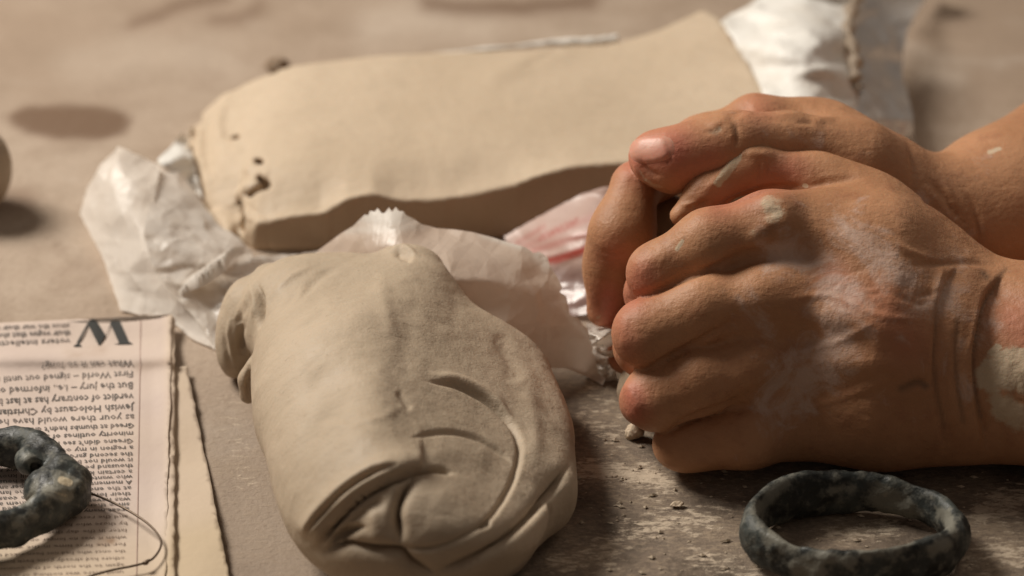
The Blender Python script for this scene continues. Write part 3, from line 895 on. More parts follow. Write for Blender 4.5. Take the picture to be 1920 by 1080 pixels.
# creases
for pts, r, dp, k in [
    ([(1800, 492), (1775, 530), (1756, 600), (1752, 690), (1762, 780), (1785, 850)], .0005, .0016, .003),
    ([(1795, 590), (1792, 680), (1800, 750), (1812, 800)], .0006, .0016, .0025),
    ([(1884, 505), (1850, 555), (1832, 620), (1826, 700), (1838, 780), (1850, 850)], .0007, .0026, .003),
    ([(1812, 640), (1816, 720), (1830, 790)], .0004, .0012, .002),
]: pass
for pts in ([(1166, 570), (1220, 548), (1290, 520), (1372, 488)], [(1198, 702), (1260, 668), (1320, 636), (1362, 610)], [(1236, 820), (1300, 784), (1350, 765), (1396, 748)]):
    pass
VN, QN = FH.mesh(2)
VN = brush(VN, QN, [
    ([(1168, 568), (1220, 548), (1290, 520), (1392, 482)], 6, -1.3), ([(1200, 700), (1260, 668), (1320, 636), (1375, 605)], 6, -1.3), ([(1238, 818), (1300, 784), (1350, 765), (1405, 745)], 6, -1.3),
    ([(1804, 488), (1775, 530), (1756, 600), (1750, 690), (1760, 780), (1780, 860)], 4, -.7, -.9, 26),
    ([(1797, 590), (1790, 660), (1796, 740), (1812, 810)], 3.5, -.6), ([(1818, 640), (1814, 720), (1828, 800)], 3, -.4), ([(1775, 640), (1772, 760), (1790, 850)], 3.5, -.35),
    ([(1888, 503), (1850, 555), (1830, 620), (1824, 700), (1836, 780), (1850, 860)], 4.5, -1.0, -2.6, 60),
    ([(1372, 490), (1400, 476), (1440, 470)], 14, -1.6), ([(1350, 617), (1400, 600), (1450, 596)], 18, -1.5), ([(1390, 752), (1430, 735), (1480, 722)], 18, -1.4),
    ([(1440, 380), (1470, 392), (1460, 420)], 22, 1.4), ([(1500, 470), (1560, 520), (1620, 560)], 30, -.4), ([(1490, 620), (1560, 630), (1650, 650)], 24, -.9), ([(1500, 430), (1600, 460), (1700, 540)], 26, .9),
    ([(1495, 580), (1600, 600), (1720, 640)], 24, .8), ([(1480, 670), (1600, 680), (1700, 690)], 20, .7), ([(1480, 745), (1560, 740), (1660, 730)], 24, -.7),
    ([(1440, 415), (1420, 440), (1410, 460)], 16, .8), ([(1700, 730), (1722, 718), (1740, 722)], 7, -.8),
    ([(1512, 350), (1560, 340), (1620, 332)], 7, -1.2), ([(1330, 392), (1432, 356), (1512, 349)], 7, -1.4), ([(1400, 285), (1440, 290)], 8, .7), ([(1425, 300), (1420, 350)], 4, -.7), ([(1440, 300), (1436, 346)], 3, -.5),
    ([(1385, 290), (1350, 330), (1320, 365)], 9, .8), ([(1290, 395), (1330, 375)], 4, -1.0), ([(1270, 412), (1300, 402)], 3, -.9), ([(1280, 385), (1310, 380)], 3, .6),
    ([(1180, 730), (1195, 760)], 12, .8), ([(1165, 600), (1170, 640)], 14, .5), ([(1205, 500), (1240, 480)], 16, .6), ([(1700, 560), (1770, 545)], 6, -.4), ([(1660, 545), (1720, 570), (1750, 560)], 5, -.35),
    ([(1640, 420), (1700, 470), (1760, 486)], 7, .7), ([(1700, 500), (1800, 492), (1870, 500)], 6, -.7), ([(1770, 500), (1755, 560)], 6, .6), ([(1840, 560), (1822, 640), (1815, 700)], 6, .7), ([(1860, 560), (1845, 650)], 10, .5),
], jitter=3)
rng = np.random.RandomState(3)
# fine wrinkles at the knuckles and wrist
wr = []
for k in range(9): x = 1700 + k * 9 + rng.uniform(-2, 2); wr.append(([(x, 505 + rng.uniform(-8, 8)), (x - 6, 540), (x - 14, 575 + rng.uniform(-10, 10))], 2.6, -.28))
for k in range(8): y = 395 + k * 6; wr.append(([(1415 + rng.uniform(-6, 6), y + 8), (1445, y), (1475 + rng.uniform(-6, 6), y + 6)], 2.2, -.25))
for cx, cy in ((1200, 505), (1180, 615), (1195, 735), (1250, 835)):
    for k in range(5):
        x = cx + k * 8 + rng.uniform(-2, 2); wr.append(([(x + 6, cy - 26), (x, cy), (x + 2, cy + 24)], 2.4, -.22))
for k in range(16):
    x, y = rng.uniform(1480, 1740), rng.uniform(430, 800); a = rng.uniform(-.5, .5); L = rng.uniform(20, 50)
    wr.append(([(x, y), (x + L * math.cos(a) * .5, y + L * math.sin(a) * .5 + 2), (x + L * math.cos(a), y + L * math.sin(a))], 3, -.18))
for pts in ([(1470, 560), (1560, 555), (1640, 590), (1730, 600)], [(1480, 660), (1570, 640), (1650, 600)], [(1490, 770), (1600, 740), (1700, 690)]):
    wr.append((pts, 7, .45))
VN = brush(VN, QN, wr, jitter=4)
pxN, pyN, dN = project(VN)
crust = paint(VN, QN, [([(1865, 700), (1900, 700), (1960, 720)], 50, 1.0), ([(1880, 780), (1950, 790)], 36, .8)])
VN = VN + vnormals(VN, QN) * (crust * (.0022 * fbm(VN * np.array([1.6, 1, .6]), 170, 3, 77) - .0006))[:, None]
smear = np.maximum(paint(VN, QN, [([(1480, 470), (1560, 520), (1570, 620), (1540, 690), (1480, 730)], 75, .82), ([(1590, 440), (1680, 520), (1760, 560)], 60, .66), ([(1400, 560), (1450, 620)], 50, .5), ([(1700, 620), (1640, 720)], 60, .35), ([(1800, 500), (1790, 600)], 40, .45), ([(1880, 560), (1840, 640)], 35, .5), ([(1800, 640), (1810, 760)], 26, .55), ([(1770, 620), (1770, 700)], 20, .5)]), 0)
clay_ = paint(VN, QN, [([(1445, 385), (1455, 400)], 34, .62), ([(1270, 466), (1280, 452)], 6, .9), ([(1385, 295), (1345, 345)], 13, .75), ([(1300, 388), (1275, 412)], 12, .5), ([(1865, 700), (1900, 690), (1960, 720)], 52, .80), ([(1870, 760), (1940, 790)], 46, .62), ([(1870, 665), (1960, 655)], 10, .9), ([(1508, 348), (1512, 348)], 5, .9), ([(1410, 440)], 22, .5), ([(1860, 660), (1870, 650)], 12, .8)])
red = paint(VN, QN, [([(1180, 560), (1200, 520)], 38, .7), ([(1160, 600), (1175, 650)], 32, .5), ([(1185, 740), (1190, 770)], 30, .9), ([(1350, 380), (1480, 320)], 36, .6), ([(1560, 520), (1600, 560)], 34, .45), ([(1650, 560), (1700, 640)], 50, .35), ([(1900, 600), (1930, 640)], 50, .5)])
dirt_shade = paint(VN, QN, [([(1690, 728), (1720, 716), (1736, 724)], 7, .8), ([(1843, 512), (1850, 520)], 6, .85), ([(1755, 560), (1752, 690), (1770, 800)], 4, .5), ([(1884, 505), (1850, 555), (1832, 620), (1826, 700), (1838, 780)], 5, .6), ([(1795, 600), (1794, 700), (1806, 790)], 5, .55), ([(1270, 470), (1284, 446)], 3, .5), ([(1455, 415), (1440, 432)], 9, .35)])  # dark lines along the wrist creases plus small dark marks

# far hand: thumb lying over, forefinger reaching down, wrist going off to the right
FB = Field((.02, -.06, -.004), (.34, .16, .112), .00092)
E = .835
fchain(FB, [(1190, 352, E + .000, 46), (1166, 440, E - .004, 54), (1150, 500, E + .004, 48), (1131, 582, E + .010, 32)], .0, .008)
fchain(FB, [(1420, 250, E + .016, 64), (1320, 280, E + .018, 56), (1196, 348, E + .006, 48)], .004, .008)
fchain(FB, [(1205, 430, E + .030, 48), (1180, 560, E + .022, 48), (1172, 668, E + .012, 34)], .001, .006)
fchain(FB, [(1222, 294, E - .012, 41), (1262, 300, E - .014, 50), (1340, 282, E - .012, 50), (1390, 272, E - .010, 49), (1480, 275, E - .004, 54), (1590, 320, E + .002, 82)], .0010, .01)
fchain(FB, [(1412, 222, E + .020, 44), (1540, 270, E + .022, 58), (1640, 340, E + .022, 84)], .006, .02)
fchain(FB, [(1590, 320, E + .006, 90), (1680, 410, E + .016, 100), (1790, 440, E + .024, 104)], .012, .02)
fchain(FB, [(1480, 330, E + .03, 70), (1650, 420, E + .03, 96)], .012, .02)
fchain(FB, [(1780, 440, E + .024, 98), (1850, 425, E + .032, 106), (1920, 398, E + .042, 124), (2060, 330, E + .07, 150), (2300, 200, E + .12, 180), (2500, 130, E + .16, 190)], .010, .03)

VB, QB = FB.mesh(2)
VB = brush(VB, QB, [
    ([(1804, 350), (1828, 390), (1836, 440), (1826, 490)], 6, -.7), ([(1374, 218), (1382, 250), (1374, 290)], 4, -.6),
    ([(1200, 300), (1215, 320), (1240, 330)], 5, -1.1), ([(1184, 300), (1200, 330), (1230, 348)], 4, .7), ([(1250, 262), (1256, 290), (1246, 312)], 4, -.6),
    ([(1340, 232), (1360, 228), (1372, 250)], 8, .6), ([(1324, 250), (1345, 245)], 5, -.3), ([(1440, 222), (1470, 228)], 4, -.3), ([(1490, 228), (1530, 230)], 4, -.5), ([(1460, 215), (1500, 216)], 5, .6), ([(1530, 225), (1560, 220)], 6, .6),
    ([(1400, 200), (1370, 222)], 8, -.6), ([(1730, 340), (1760, 380), (1800, 440)], 8, .6), ([(1740, 330), (1780, 380), (1810, 420)], 6, -.7), ([(1120, 470), (1160, 478), (1190, 468)], 4, -.5), ([(1125, 484), (1160, 490)], 3, -.35), ([(1770, 340), (1800, 400)], 5, .5),
], jitter=3)
wr = []
for k in range(7): wr.append(([(1770 + k * 9, 350 + k * 6), (1784 + k * 8, 400 + k * 5), (1776 + k * 8, 450)], 2.6, -.3))
for k in range(4): wr.append(([(1345 + k * 7, 232), (1352 + k * 7, 260)], 2.2, -.3))
VB = brush(VB, QB, wr, jitter=4)
smB = paint(VB, QB, [([(1700, 400), (1800, 440)], 50, .5), ([(1840, 300), (1880, 290)], 30, .35), ([(1860, 440), (1920, 420)], 50, .4), ([(1600, 280), (1500, 260)], 30, .2)])
clB = paint(VB, QB, [([(1330, 250), (1352, 242)], 16, .5), ([(1190, 310), (1215, 340), (1240, 350)], 7, .5), ([(1855, 285), (1875, 280)], 8, .6), ([(1128, 590), (1120, 596)], 8, .5)])
rdB = paint(VB, QB, [([(1200, 290), (1260, 280)], 50, 1.0), ([(1280, 320), (1330, 300)], 40, .6), ([(1140, 560), (1150, 600)], 36, 1.0), ([(1150, 480)], 36, .5), ([(1172, 660)], 40, .8), ([(1420, 200)], 40, .4)])
dtB = paint(VB, QB, [([(1215, 322), (1222, 324)], 5, .4), ([(1378, 230), (1380, 260)], 4, .4), ([(1330, 246), (1342, 250)], 4, .5)])

person = empty('person', (float(VN[:, 0].mean()), float(VN[:, 1].mean()), 0.0), 'person of whom only two clasped uncovered clay-smeared hands and forearms show, resting on the worktop', 'person')
Vall = np.concatenate([VN, VB]); Qall = np.concatenate([QN, QB + len(VN)])
hands = make('hands', Vall, Qall, SKIN, person, {
    'smear': np.r_[smear, smB], 'clay': np.r_[clay_, clB], 'red': np.r_[red, rdB], 'dirt_shade': np.r_[dirt_shade, dtB]})

def nail(V, Q, c, rx, ry, rot, dmax=None, lift=.0007):
    px, py, d = project(V); N = vnormals(V, Q)
    ca, sa = math.cos(rot), math.sin(rot)
    x = (px - c[0]) * ca + (py - c[1]) * sa; y = -(px - c[0]) * sa + (py - c[1]) * ca
    e = (abs(x / rx) ** 2.6 + abs(y / ry) ** 2.6) ** (1 / 2.6)
    m = (e < 1.45) & ((N * (CAM - V)).sum(1) > 0)
    if dmax: m &= d < dmax
    f = Q[np.all(m[Q], 1)]
    ids = np.unique(f); mp = np.full(len(V), -1); mp[ids] = np.arange(len(ids))
    off = lift * (smooth01(-e[ids], -1.25, -.75)) - .00035
    v = V[ids] + N[ids] * off[:, None]
    return make('fingernail', v, mp[f], NAIL, person)
nail(VB, QB, (1222, 280), 40, 24, -.12, lift=.0011)

# small dried-clay flake stuck on the forefinger
# ------------------------------------------------------------------ clay being kneaded under the hands
FC = Field((.01, -.07, -.002), (.09, .05, .07), .0011)
FC.ellipsoid(hp(1248, 420, E + .018), (.011, .010, .010), .004)
FC.ellipsoid(hp(1262, 520, E + .020), (.015, .014, .018), .006)
FC.ellipsoid(hp(1262, 650, E + .016), (.018, .016, .020), .006)
c0 = U(1178, 750, .006)
FC.ellipsoid(hp(1240, 730, E - .004), (.012, .012, .012), .006)
FC.ellipsoid(c0 + np.array([.006, .004, .001]), (.0095, .009, .0085), .006)
V, Q = FC.mesh(1)
V = V + vnormals(V, Q) * (.0016 * (fbm(V, 110, 3, 31) - .5))[:, None]
V[:, 2] = np.maximum(V[:, 2], .0004)
held = make('clay_piece', V, Q, CLAY2, None, {'wet_dark': np.full(len(V), .75)})
tag(held, 'grey damp piece of clay gripped between the two hands, its end touching the table', 'clay')

# ------------------------------------------------------------------ clay ball at the left edge
FG = Field(tuple(U(-40, 330, .015) - .045), tuple(U(-40, 330, .015) + .045), .0012)
cb = U(-52, 318, .018)
FG.ellipsoid(cb, (.0150, .016, .0175), .0)
FG.ellipsoid(cb + np.array([-.012, .004, -.002]), (.016, .016, .0155), .008)
V, Q = FG.mesh(2)
V[:, 2] = np.maximum(V[:, 2], .0003)
V = V + vnormals(V, Q) * (.003 * (fbm(V, 50, 3, 41) - .5))[:, None]
ball = make('clay_ball', V, Q, CLAY2, None, {'wet_dark': np.full(len(V), .35)})
tag(ball, 'small rounded clump of clay cut off by the left edge, blurred in the background', 'clay clump')

# ------------------------------------------------------------------ plastic wrappers
def milk(strokes, base):
    def f(P, V):
        m = np.full(len(P), base, float)
        for pts, wd, amt in strokes:
            if len(pts) > 2: pts = [tuple(q) for q in catmull(pts, 4)]
            g = np.exp(-(polydist(P[:, 0], P[:, 1], pts) / wd) ** 2)
            m = m + (amt - m) * g
        return m
    return f

# left end of the slab's wrapper: milky outer fold
poly = ragged([(222, 274), (262, 292), (300, 312), (288, 380), (272, 440), (290, 500), (325, 545), (362, 590), (402, 640), (404, 655), (360, 636), (325, 606), (300, 592), (262, 590), (226, 582), (192, 482), (150, 402), (163, 352), (190, 308)], 1.2, 9, 3)
o = sheet('bag_end', poly, [(222, 274, .026), (300, 312, .022), (163, 352, .016), (150, 402, .010), (192, 482, .006), (226, 582, .001), (300, 592, .001), (402, 650, .001), (288, 380, .022), (272, 440, .018), (325, 545, .010),
                             (230, 400, .019), (215, 350, .021), (240, 490, .011), (260, 430, .018), (205, 430, .012), (270, 550, .005), (255, 330, .024)], FILM, 6, .0006, 30, seed=2,
          attrs={'milk': milk([([(200, 320), (170, 400), (210, 480)], 40, .95), ([(250, 300), (240, 360)], 40, .8), ([(260, 560), (300, 580)], 50, 1.0)], 1.0), 'dirt_shade': lambda P, V: 0 * P[:, 0]})
wl = empty('plastic_wrapper', U(320, 560, 0), 'crumpled milky plastic bag end sticking out left of the clay slab', 'plastic bag')
o.parent = wl; o.location = -wl.location
# clear crinkled middle
poly = ragged([(296, 300), (345, 330), (372, 372), (410, 420), (455, 452), (475, 482), (560, 476), (600, 470), (560, 520), (500, 560), (455, 600), (420, 650), (404, 652), (362, 592), (322, 550), (288, 505), (268, 440), (280, 380)], 1.5, 9, 5)
o = sheet('clear_film', poly, [(296, 300, .020), (345, 330, .016), (410, 420, .011), (455, 452, .008), (600, 470, .002), (560, 520, .002), (455, 600, .006), (404, 652, .001), (322, 550, .012), (268, 440, .022), (280, 380, .022), (330, 420, .020), (370, 470, .016), (420, 500, .015), (400, 560, .008), (345, 500, .016)],
          FILM, 6, .0012, 40, seed=8, attrs={'milk': milk([([(330, 545), (380, 510), (430, 470), (470, 470)], 16, 1.0), ([(300, 350), (290, 420), (300, 500)], 26, .7), ([(480, 486), (560, 480)], 22, .8), ([(400, 470), (430, 455)], 26, .9)], .72),
                                            'dirt_shade': milk([([(380, 540), (420, 530), (440, 560)], 34, .8), ([(400, 600), (430, 560)], 30, .5)], 0.0)}, parent=None)
o.parent = wl; o.location = -wl.location
# stiff raised ridge
V_, F_ = [], []
ridge = catmull([(328, 556), (352, 528), (385, 506), (420, 480), (448, 462), (472, 470)], 8)
zz = np.interp(np.linspace(0, 1, len(ridge)), [0, .3, .6, .85, 1], [.010, .0175, .021, .018, .011])
rr = random.Random(12)
for i_, (q, z) in enumerate(zip(ridge, zz)):
    a = U(q[0], q[1], z); wd = .0045 * math.sin(math.pi * min(1, max(.06, i_ / (len(ridge) - 1)))) + .001
    jit = rr.uniform(-.0005, .0005)
    V_ += [a + np.array([.0006, -wd * .3 + jit, -wd * .9]), a + np.array([0, jit, 0]), a + np.array([-.0006, wd * .9 + jit, -wd * .2])]
for i_ in range(len(ridge) - 1):
    for k_ in range(2):
        b_ = i_ * 3 + k_; F_.append((b_, b_ + 1, b_ + 4, b_ + 3))
o = make('folded_rim', np.array(V_), F_, FILM, wl, {'milk': np.full(len(V_), 1.0), 'dirt_shade': np.zeros(len(V_))})
# bright white corner by the slab
poly = ragged([(294, 300), (322, 274), (341, 248), (352, 262), (366, 316), (380, 372), (350, 345), (326, 330)], .8, 8, 6)
o = sheet('white_corner', poly, [(294, 300, .020), (341, 248, .010), (366, 316, .008), (380, 372, .006), (326, 330, .017), (335, 295, .016)], LINER, 6, .003, 60, seed=4)
o.parent = wl; o.location = -wl.location
# strip of wrapper showing along the far side of the slab
pts = [U(x, y, z) for x, y, z in catmull([(560, 122, .014), (640, 110, .019), (760, 98, .022), (900, 84, .025), (1050, 70, .0275), (1120, 66, .029), (1160, 60, .030)], 8)]
rs = [.0012 + .0009 * math.sin(i_ * .7) ** 2 + (.0016 if i_ > 30 else 0) for i_ in range(len(pts))]
rs = [x * .55 for x in rs]; pts = [p - np.array([0, 0, .0025]) for p in pts]
v, f = tube(pts, rs, 8)
o = make('rolled_plastic_edge', v + (fbm(v, 120, 2, 3)[:, None] - .5) * .001, f, LINER)
tag(o, 'thin whitish rolled plastic edge showing along the far side of the clay slab', 'plastic edge')

# right end: white liner and clear bag
poly = ragged([(1352, 40), (1400, 14), (1452, -18), (1500, -40), (1620, -46), (1625, 0), (1600, 60), (1612, 120), (1606, 220), (1600, 330), (1480, 300), (1432, 184), (1410, 130), (1384, 90)], 2, 10, 8)
o = sheet('white_liner', poly, [(1352, 40, .038), (1452, -18, .036), (1600, -46, .030), (1600, 60, .034), (1606, 220, .022), (1600, 330, .01), (1480, 300, .022), (1432, 184, .034), (1410, 130, .036), (1500, 100, .044), (1540, 180, .034), (1450, 60, .044), (1560, 20, .040)],
          LINER, 8, .0035, 28, seed=6, thick=.0004)
wr_ = empty('plastic_wrapper', U(1560, 200, 0), 'white liner and clear crinkled bag spread out at the right end of the clay slab', 'plastic bag')
o.parent = wr_; o.location = -wr_.location
poly = ragged([(1590, -46), (1760, -50), (1700, 60), (1690, 130), (1708, 200), (1720, 290), (1712, 350), (1600, 340), (1596, 220), (1584, 100)], 2, 10, 9)
o = sheet('clear_bag', poly, [(1590, -46, .034), (1760, -50, .012), (1700, 60, .014), (1690, 130, .014), (1720, 290, .003), (1712, 350, .001), (1600, 340, .012), (1596, 220, .024), (1584, 100, .034), (1650, 200, .020), (1640, 60, .026), (1660, 280, .012)],
          FILM, 8, .005, 30, seed=11, attrs={'milk': milk([([(1640, 150), (1650, 220), (1680, 300)], 24, .5)], .10), 'dirt_shade': milk([([(1600, 40), (1604, 110), (1612, 150)], 12, .9), ([(1590, 60), (1600, 20), (1640, 10)], 16, .6)], .0)})
o.parent = wr_; o.location = -wr_.location
cuff = [U(x, y, z) for x, y, z in catmull([(1612, -20, .038), (1596, 20, .040), (1590, 60, .039), (1604, 100, .037), (1602, 140, .034), (1612, 165, .030)], 6)]
v, f = tube(cuff, [.0022 + .0012 * math.sin(i_ * 1.3) for i_ in range(len(cuff))], 8)
o = make('clay_stained_cuff', v + (fbm(v, 150, 2, 9)[:, None] - .5) * .003, f, FILM, wr_, {'milk': np.full(len(v), .9), 'dirt_shade': np.full(len(v), .8)})

# torn film standing behind the lump
top = [(560, 486), (585, 478), (612, 458), (640, 437), (662, 424), (676, 410), (684, 402), (690, 404), (694, 395), (703, 397), (708, 390), (716, 400), (722, 399), (729, 389), (735, 397), (742, 388), (748, 396), (756, 396), (762, 404), (772, 408), (790, 420), (820, 428), (850, 430), (885, 435), (920, 444), (952, 454), (985, 463), (1000, 474), (1012, 472), (1026, 482), (1032, 500),
       (1045, 520), (1054, 538), (1050, 548), (1062, 556), (1066, 575), (1068, 590), (1082, 596), (1096, 612), (1108, 622), (1104, 634), (1120, 642), (1124, 662), (1136, 672), (1130, 690), (1140, 702), (1130, 722)]
bot = [(1100, 706), (1060, 690), (1020, 690), (960, 680), (880, 660), (780, 620), (680, 560), (600, 520)]
tf = sheet('torn_plastic_film', top + bot, [(560, 486, .022), (585, 478, .024), (640, 437, .034), (700, 394, .046), (760, 396, .046), (800, 425, .042), (885, 435, .042), (950, 454, .040), (1026, 482, .036), (1060, 560, .026), (1108, 622, .015), (1130, 722, .0012),
                                            (1100, 706, .0012), (1060, 690, .006), (960, 680, .012), (880, 660, .016), (780, 620, .018), (680, 560, .020), (600, 520, .020), (900, 520, .038), (1000, 580, .026), (800, 500, .040), (700, 460, .038), (1060, 640, .013)],
           FILM_TORN, 6, .0012, 26, seed=21, fine=.0001,
           attrs={'milk': milk([([(640, 450), (900, 500), (1100, 680)], 150, .85)], .8),
                  'dirt_shade': lambda P, V: np.clip(milk([([(690, 402), (722, 408), (756, 405)], 22, 1.2), ([(650, 432), (790, 425)], 7, .7), ([(1010, 480), (1026, 500)], 12, 1.0), ([(985, 466), (900, 440)], 5, .8), ([(1050, 530), (1066, 590), (1120, 650), (1135, 700)], 5, .7)], 0)(P, V), 0, 1)})
tag(tf, 'torn translucent plastic film with a ragged white edge standing behind the rolled lump', 'plastic film')

# red printed film between slab and hands
poly = ragged([(945, 443), (1000, 412), (1052, 384), (1092, 362), (1150, 347), (1240, 345), (1240, 560), (1180, 600), (1100, 588), (1040, 600), (1000, 560), (960, 480)], .8, 9, 5)
def pr(P, V):
    m = np.zeros(len(P))
    x, y = P[:, 0], P[:, 1]
    for pts, wd, a in [([(1018, 492), (1060, 480), (1125, 458), (1160, 452)], 6.5, 1.0), ([(1040, 492), (1090, 476)], 4, .9), ([(985, 462), (1050, 432), (1110, 408)], 9, .30), ([(970, 455), (1020, 425)], 5, .38), ([(1000, 470), (1110, 436)], 8, .42), ([(1070, 560), (1110, 550)], 14, .12)]:
        m = np.maximum(m, a * np.exp(-(polydist(x, y, pts) / wd) ** 2))
    for k in range(8):
        a0 = (1012 + k * 9, 452 - k * 4.2); m = np.maximum(m, .62 * np.exp(-(polydist(x, y, [a0, (a0[0] + 5, a0[1] - 13), (a0[0] + 8, a0[1] - 3)]) / 2.2) ** 2))
    return m
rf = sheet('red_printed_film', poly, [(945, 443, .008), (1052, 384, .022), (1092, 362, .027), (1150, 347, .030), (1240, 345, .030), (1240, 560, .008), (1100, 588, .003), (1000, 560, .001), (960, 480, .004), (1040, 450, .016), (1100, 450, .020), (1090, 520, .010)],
           FILM_RED, 4, .0012, 40, seed=17, attrs={'milk': milk([([(1070, 520), (1090, 560)], 40, .7)], .85), 'print': pr, 'dirt_shade': lambda P, V: .85 * smooth01(P[:, 1], 478, 520)})  # lower part tinted mauve: its shade is painted into the colour
tag(rf, 'pinkish plastic wrapper with red printing between the clay slab and the fingers', 'plastic wrapper')

# crumpled scrap by the fingertips
poly = ragged([(1098, 606), (1122, 612), (1146, 616), (1152, 660), (1150, 690), (1160, 712), (1136, 716), (1122, 700), (1112, 660)], 2, 6, 15)
sc = sheet('foil_scrap', poly, [(1098, 606, .016), (1146, 616, .014), (1152, 690, .006), (1136, 716, .001), (1112, 660, .010), (1130, 650, .015), (1128, 690, .008)], FILM, 4, .006, 120, seed=23, attrs={'milk': lambda P, V: .75 + 0 * P[:, 0], 'dirt_shade': lambda P, V: .3 * fbm(V, 300, 2, 2)})
tag(sc, 'small crumpled shiny plastic scrap below the pointing fingertip', 'plastic scrap')

# yellowish crumb under the knuckle
def nugget(name, c, r, mat, label, cat, seed, wet_dark=0.0):
    F_ = Field(tuple(c - max(r) * 1.6), tuple(c + max(r) * 1.6), max(r) / 9)
    F_.ellipsoid(c, r)
    v, q = F_.mesh(1)
    v = v + vnormals(v, q) * (max(r) * 1.3 * (fbm(v, .9 / max(r), 3, seed) - .5))[:, None]
    v[:, 2] = np.maximum(v[:, 2], .0002)
    return tag(make(name, v, q, mat, None, {'wet_dark': np.full(len(v), wet_dark)}), label, cat)
nugget('clay_crumb', U(1188, 812, .002), np.array([.0028, .0024, .0026]), CLAY, 'small yellowish clay crumb on the table just under the ring finger', 'clay crumb', 3, .2)
nugget('clay_crumb', U(1268, 946, .001), np.array([.0022, .0016, .0009]), CLAY, 'flat pale clay crumb on the table left of the ring handle', 'clay crumb', 6, .1)
nugget('clay_crumb', U(522, 126, .003), np.array([.0042, .003, .0035]), CLAY2, 'dark crumb of clay on the table behind the far left corner of the slab', 'clay crumb', 9, 1.0)

# ------------------------------------------------------------------ newspaper
def zpaper(px, py, base):
    z = base + .0022 * np.exp(-((py - 672) / 16.0) ** 2) + .0012 * smooth01(px, 280, 325) * (1 + .6 * np.sin(py / 37.0)) + .0010 * smooth01(-py, -640, -600)
    z = z + .0005 * np.sin(px / 45.0 + py / 90.0) + .0006 * np.exp(-((px - 318) / 5.0) ** 2)
    return z
def paper_sheet(name, poly, base, parent, step=8, rim=None):
    def hh(P, w0, z): return zpaper(P[:, 0], P[:, 1], base) + .0008 * (fbm(w0, 40, 2, base * 1000) - .5)
    def sm(P, V): return np.clip(.8 * np.exp(-(polydist(P[:, 0], P[:, 1], [(188, 1016), (210, 1014)]) / 9) ** 2) * (fbm(V, 400, 2) * 1.6) + .45 * np.exp(-(polydist(P[:, 0], P[:, 1], [(130, 664), (190, 656)]) / 9) ** 2) * fbm(V, 300, 2) * 1.4 + .4 * np.exp(-(polydist(P[:, 0], P[:, 1], [(158, 950), (190, 945)]) / 9) ** 2) + .28 * np.exp(-(polydist(P[:, 0], P[:, 1], [(262, 690), (322, 676)]) / 10) ** 2), 0, 1)  # last stroke darkens the paper along its fold
    def tan(P, V): return smooth01(P[:, 1], 930, 1080) * .6 + .35 * fbm(V, 30, 3, 7) + .5 * smooth01(P[:, 0], 300, 330)
    o = sheet(name, poly, [(0, 600, base), (300, 600, base), (0, 1000, base)], PAPER, step, heights=hh, zmin=.0006, attrs={'tan': tan, 'smudge_fold': sm}, parent=None, thick=.00012)
    o.parent = parent; o.location = -parent.location
    return o
news = empty('newspaper', U(150, 850, 0), 'folded pinkish newspaper printed upside down, lying at the left edge under a ring handle', 'newspaper')
rr = random.Random(2)
def wob(a, b, n, am): return [(a[0] + (b[0] - a[0]) * i_ / n + rr.uniform(-am, am), a[1] + (b[1] - a[1]) * i_ / n) for i_ in range(n)]
p_top = [(-420, 618), (0, 606), (150, 599), (322, 590)] + wob((323, 596), (306, 1240), 60, 1.6) + [(306, 1240), (-420, 1240)]
p_mid = [(-420, 622), (0, 610), (325, 594)] + wob((328, 600), (328, 1240), 50, 1.8) + [(328, 1240), (-420, 1240)]
p_low = [(-400, 690), (322, 690), (350, 686)] + wob((352, 692), (462, 1240), 50, 1.4) + [(462, 1240), (-400, 1240)]
paper_sheet('lower_sheet', p_low, .0010, news)
paper_sheet('middle_sheet', p_mid, .0024, news)
paper_sheet('top_sheet', p_top, .0030, news, 6)

TOPZ = .0030
def on_paper(pts, lift=.00035):
    P = np.array(pts, float)
    w0 = Uv(P[:, 0], P[:, 1], np.zeros(len(P)))
    z = zpaper(P[:, 0], P[:, 1], TOPZ) + .0008 * (fbm(w0, 40, 2, TOPZ * 1000) - .5) + lift
    return Uv(P[:, 0], P[:, 1], z)

def text_px(s, x0, y0, x1, y1, hpx, bold=0.0, fill=True):
    """lay a line of type upside down on the paper: starts at (x0,y0) on the right, runs left; hpx = height of a capital in the picture"""
    cu = bpy.data.curves.new('type', 'FONT'); cu.body = s; cu.offset = bold; cu.resolution_u = 1
    ob = bpy.data.objects.new('type', cu); COL.objects.link(ob)
    dg = bpy.context.evaluated_depsgraph_get()
    me = ob.evaluated_get(dg).to_mesh()
    v = np.array([q.co[:] for q in me.vertices]); f = [tuple(p.vertices) for p in me.polygons]
    ob.evaluated_get(dg).to_mesh_clear()
    bpy.data.objects.remove(ob); bpy.data.curves.remove(cu)
    if len(v) == 0: return [], []
    Wd = v[:, 0].max()
    # slab-like serif widening of the verticals
    t = v[:, 0] / Wd
    X_ = x0 + (x1 - x0) * t
    Y_ = y0 + (y1 - y0) * t + (v[:, 1] / .7) * hpx
    return list(zip(X_, Y_)), f

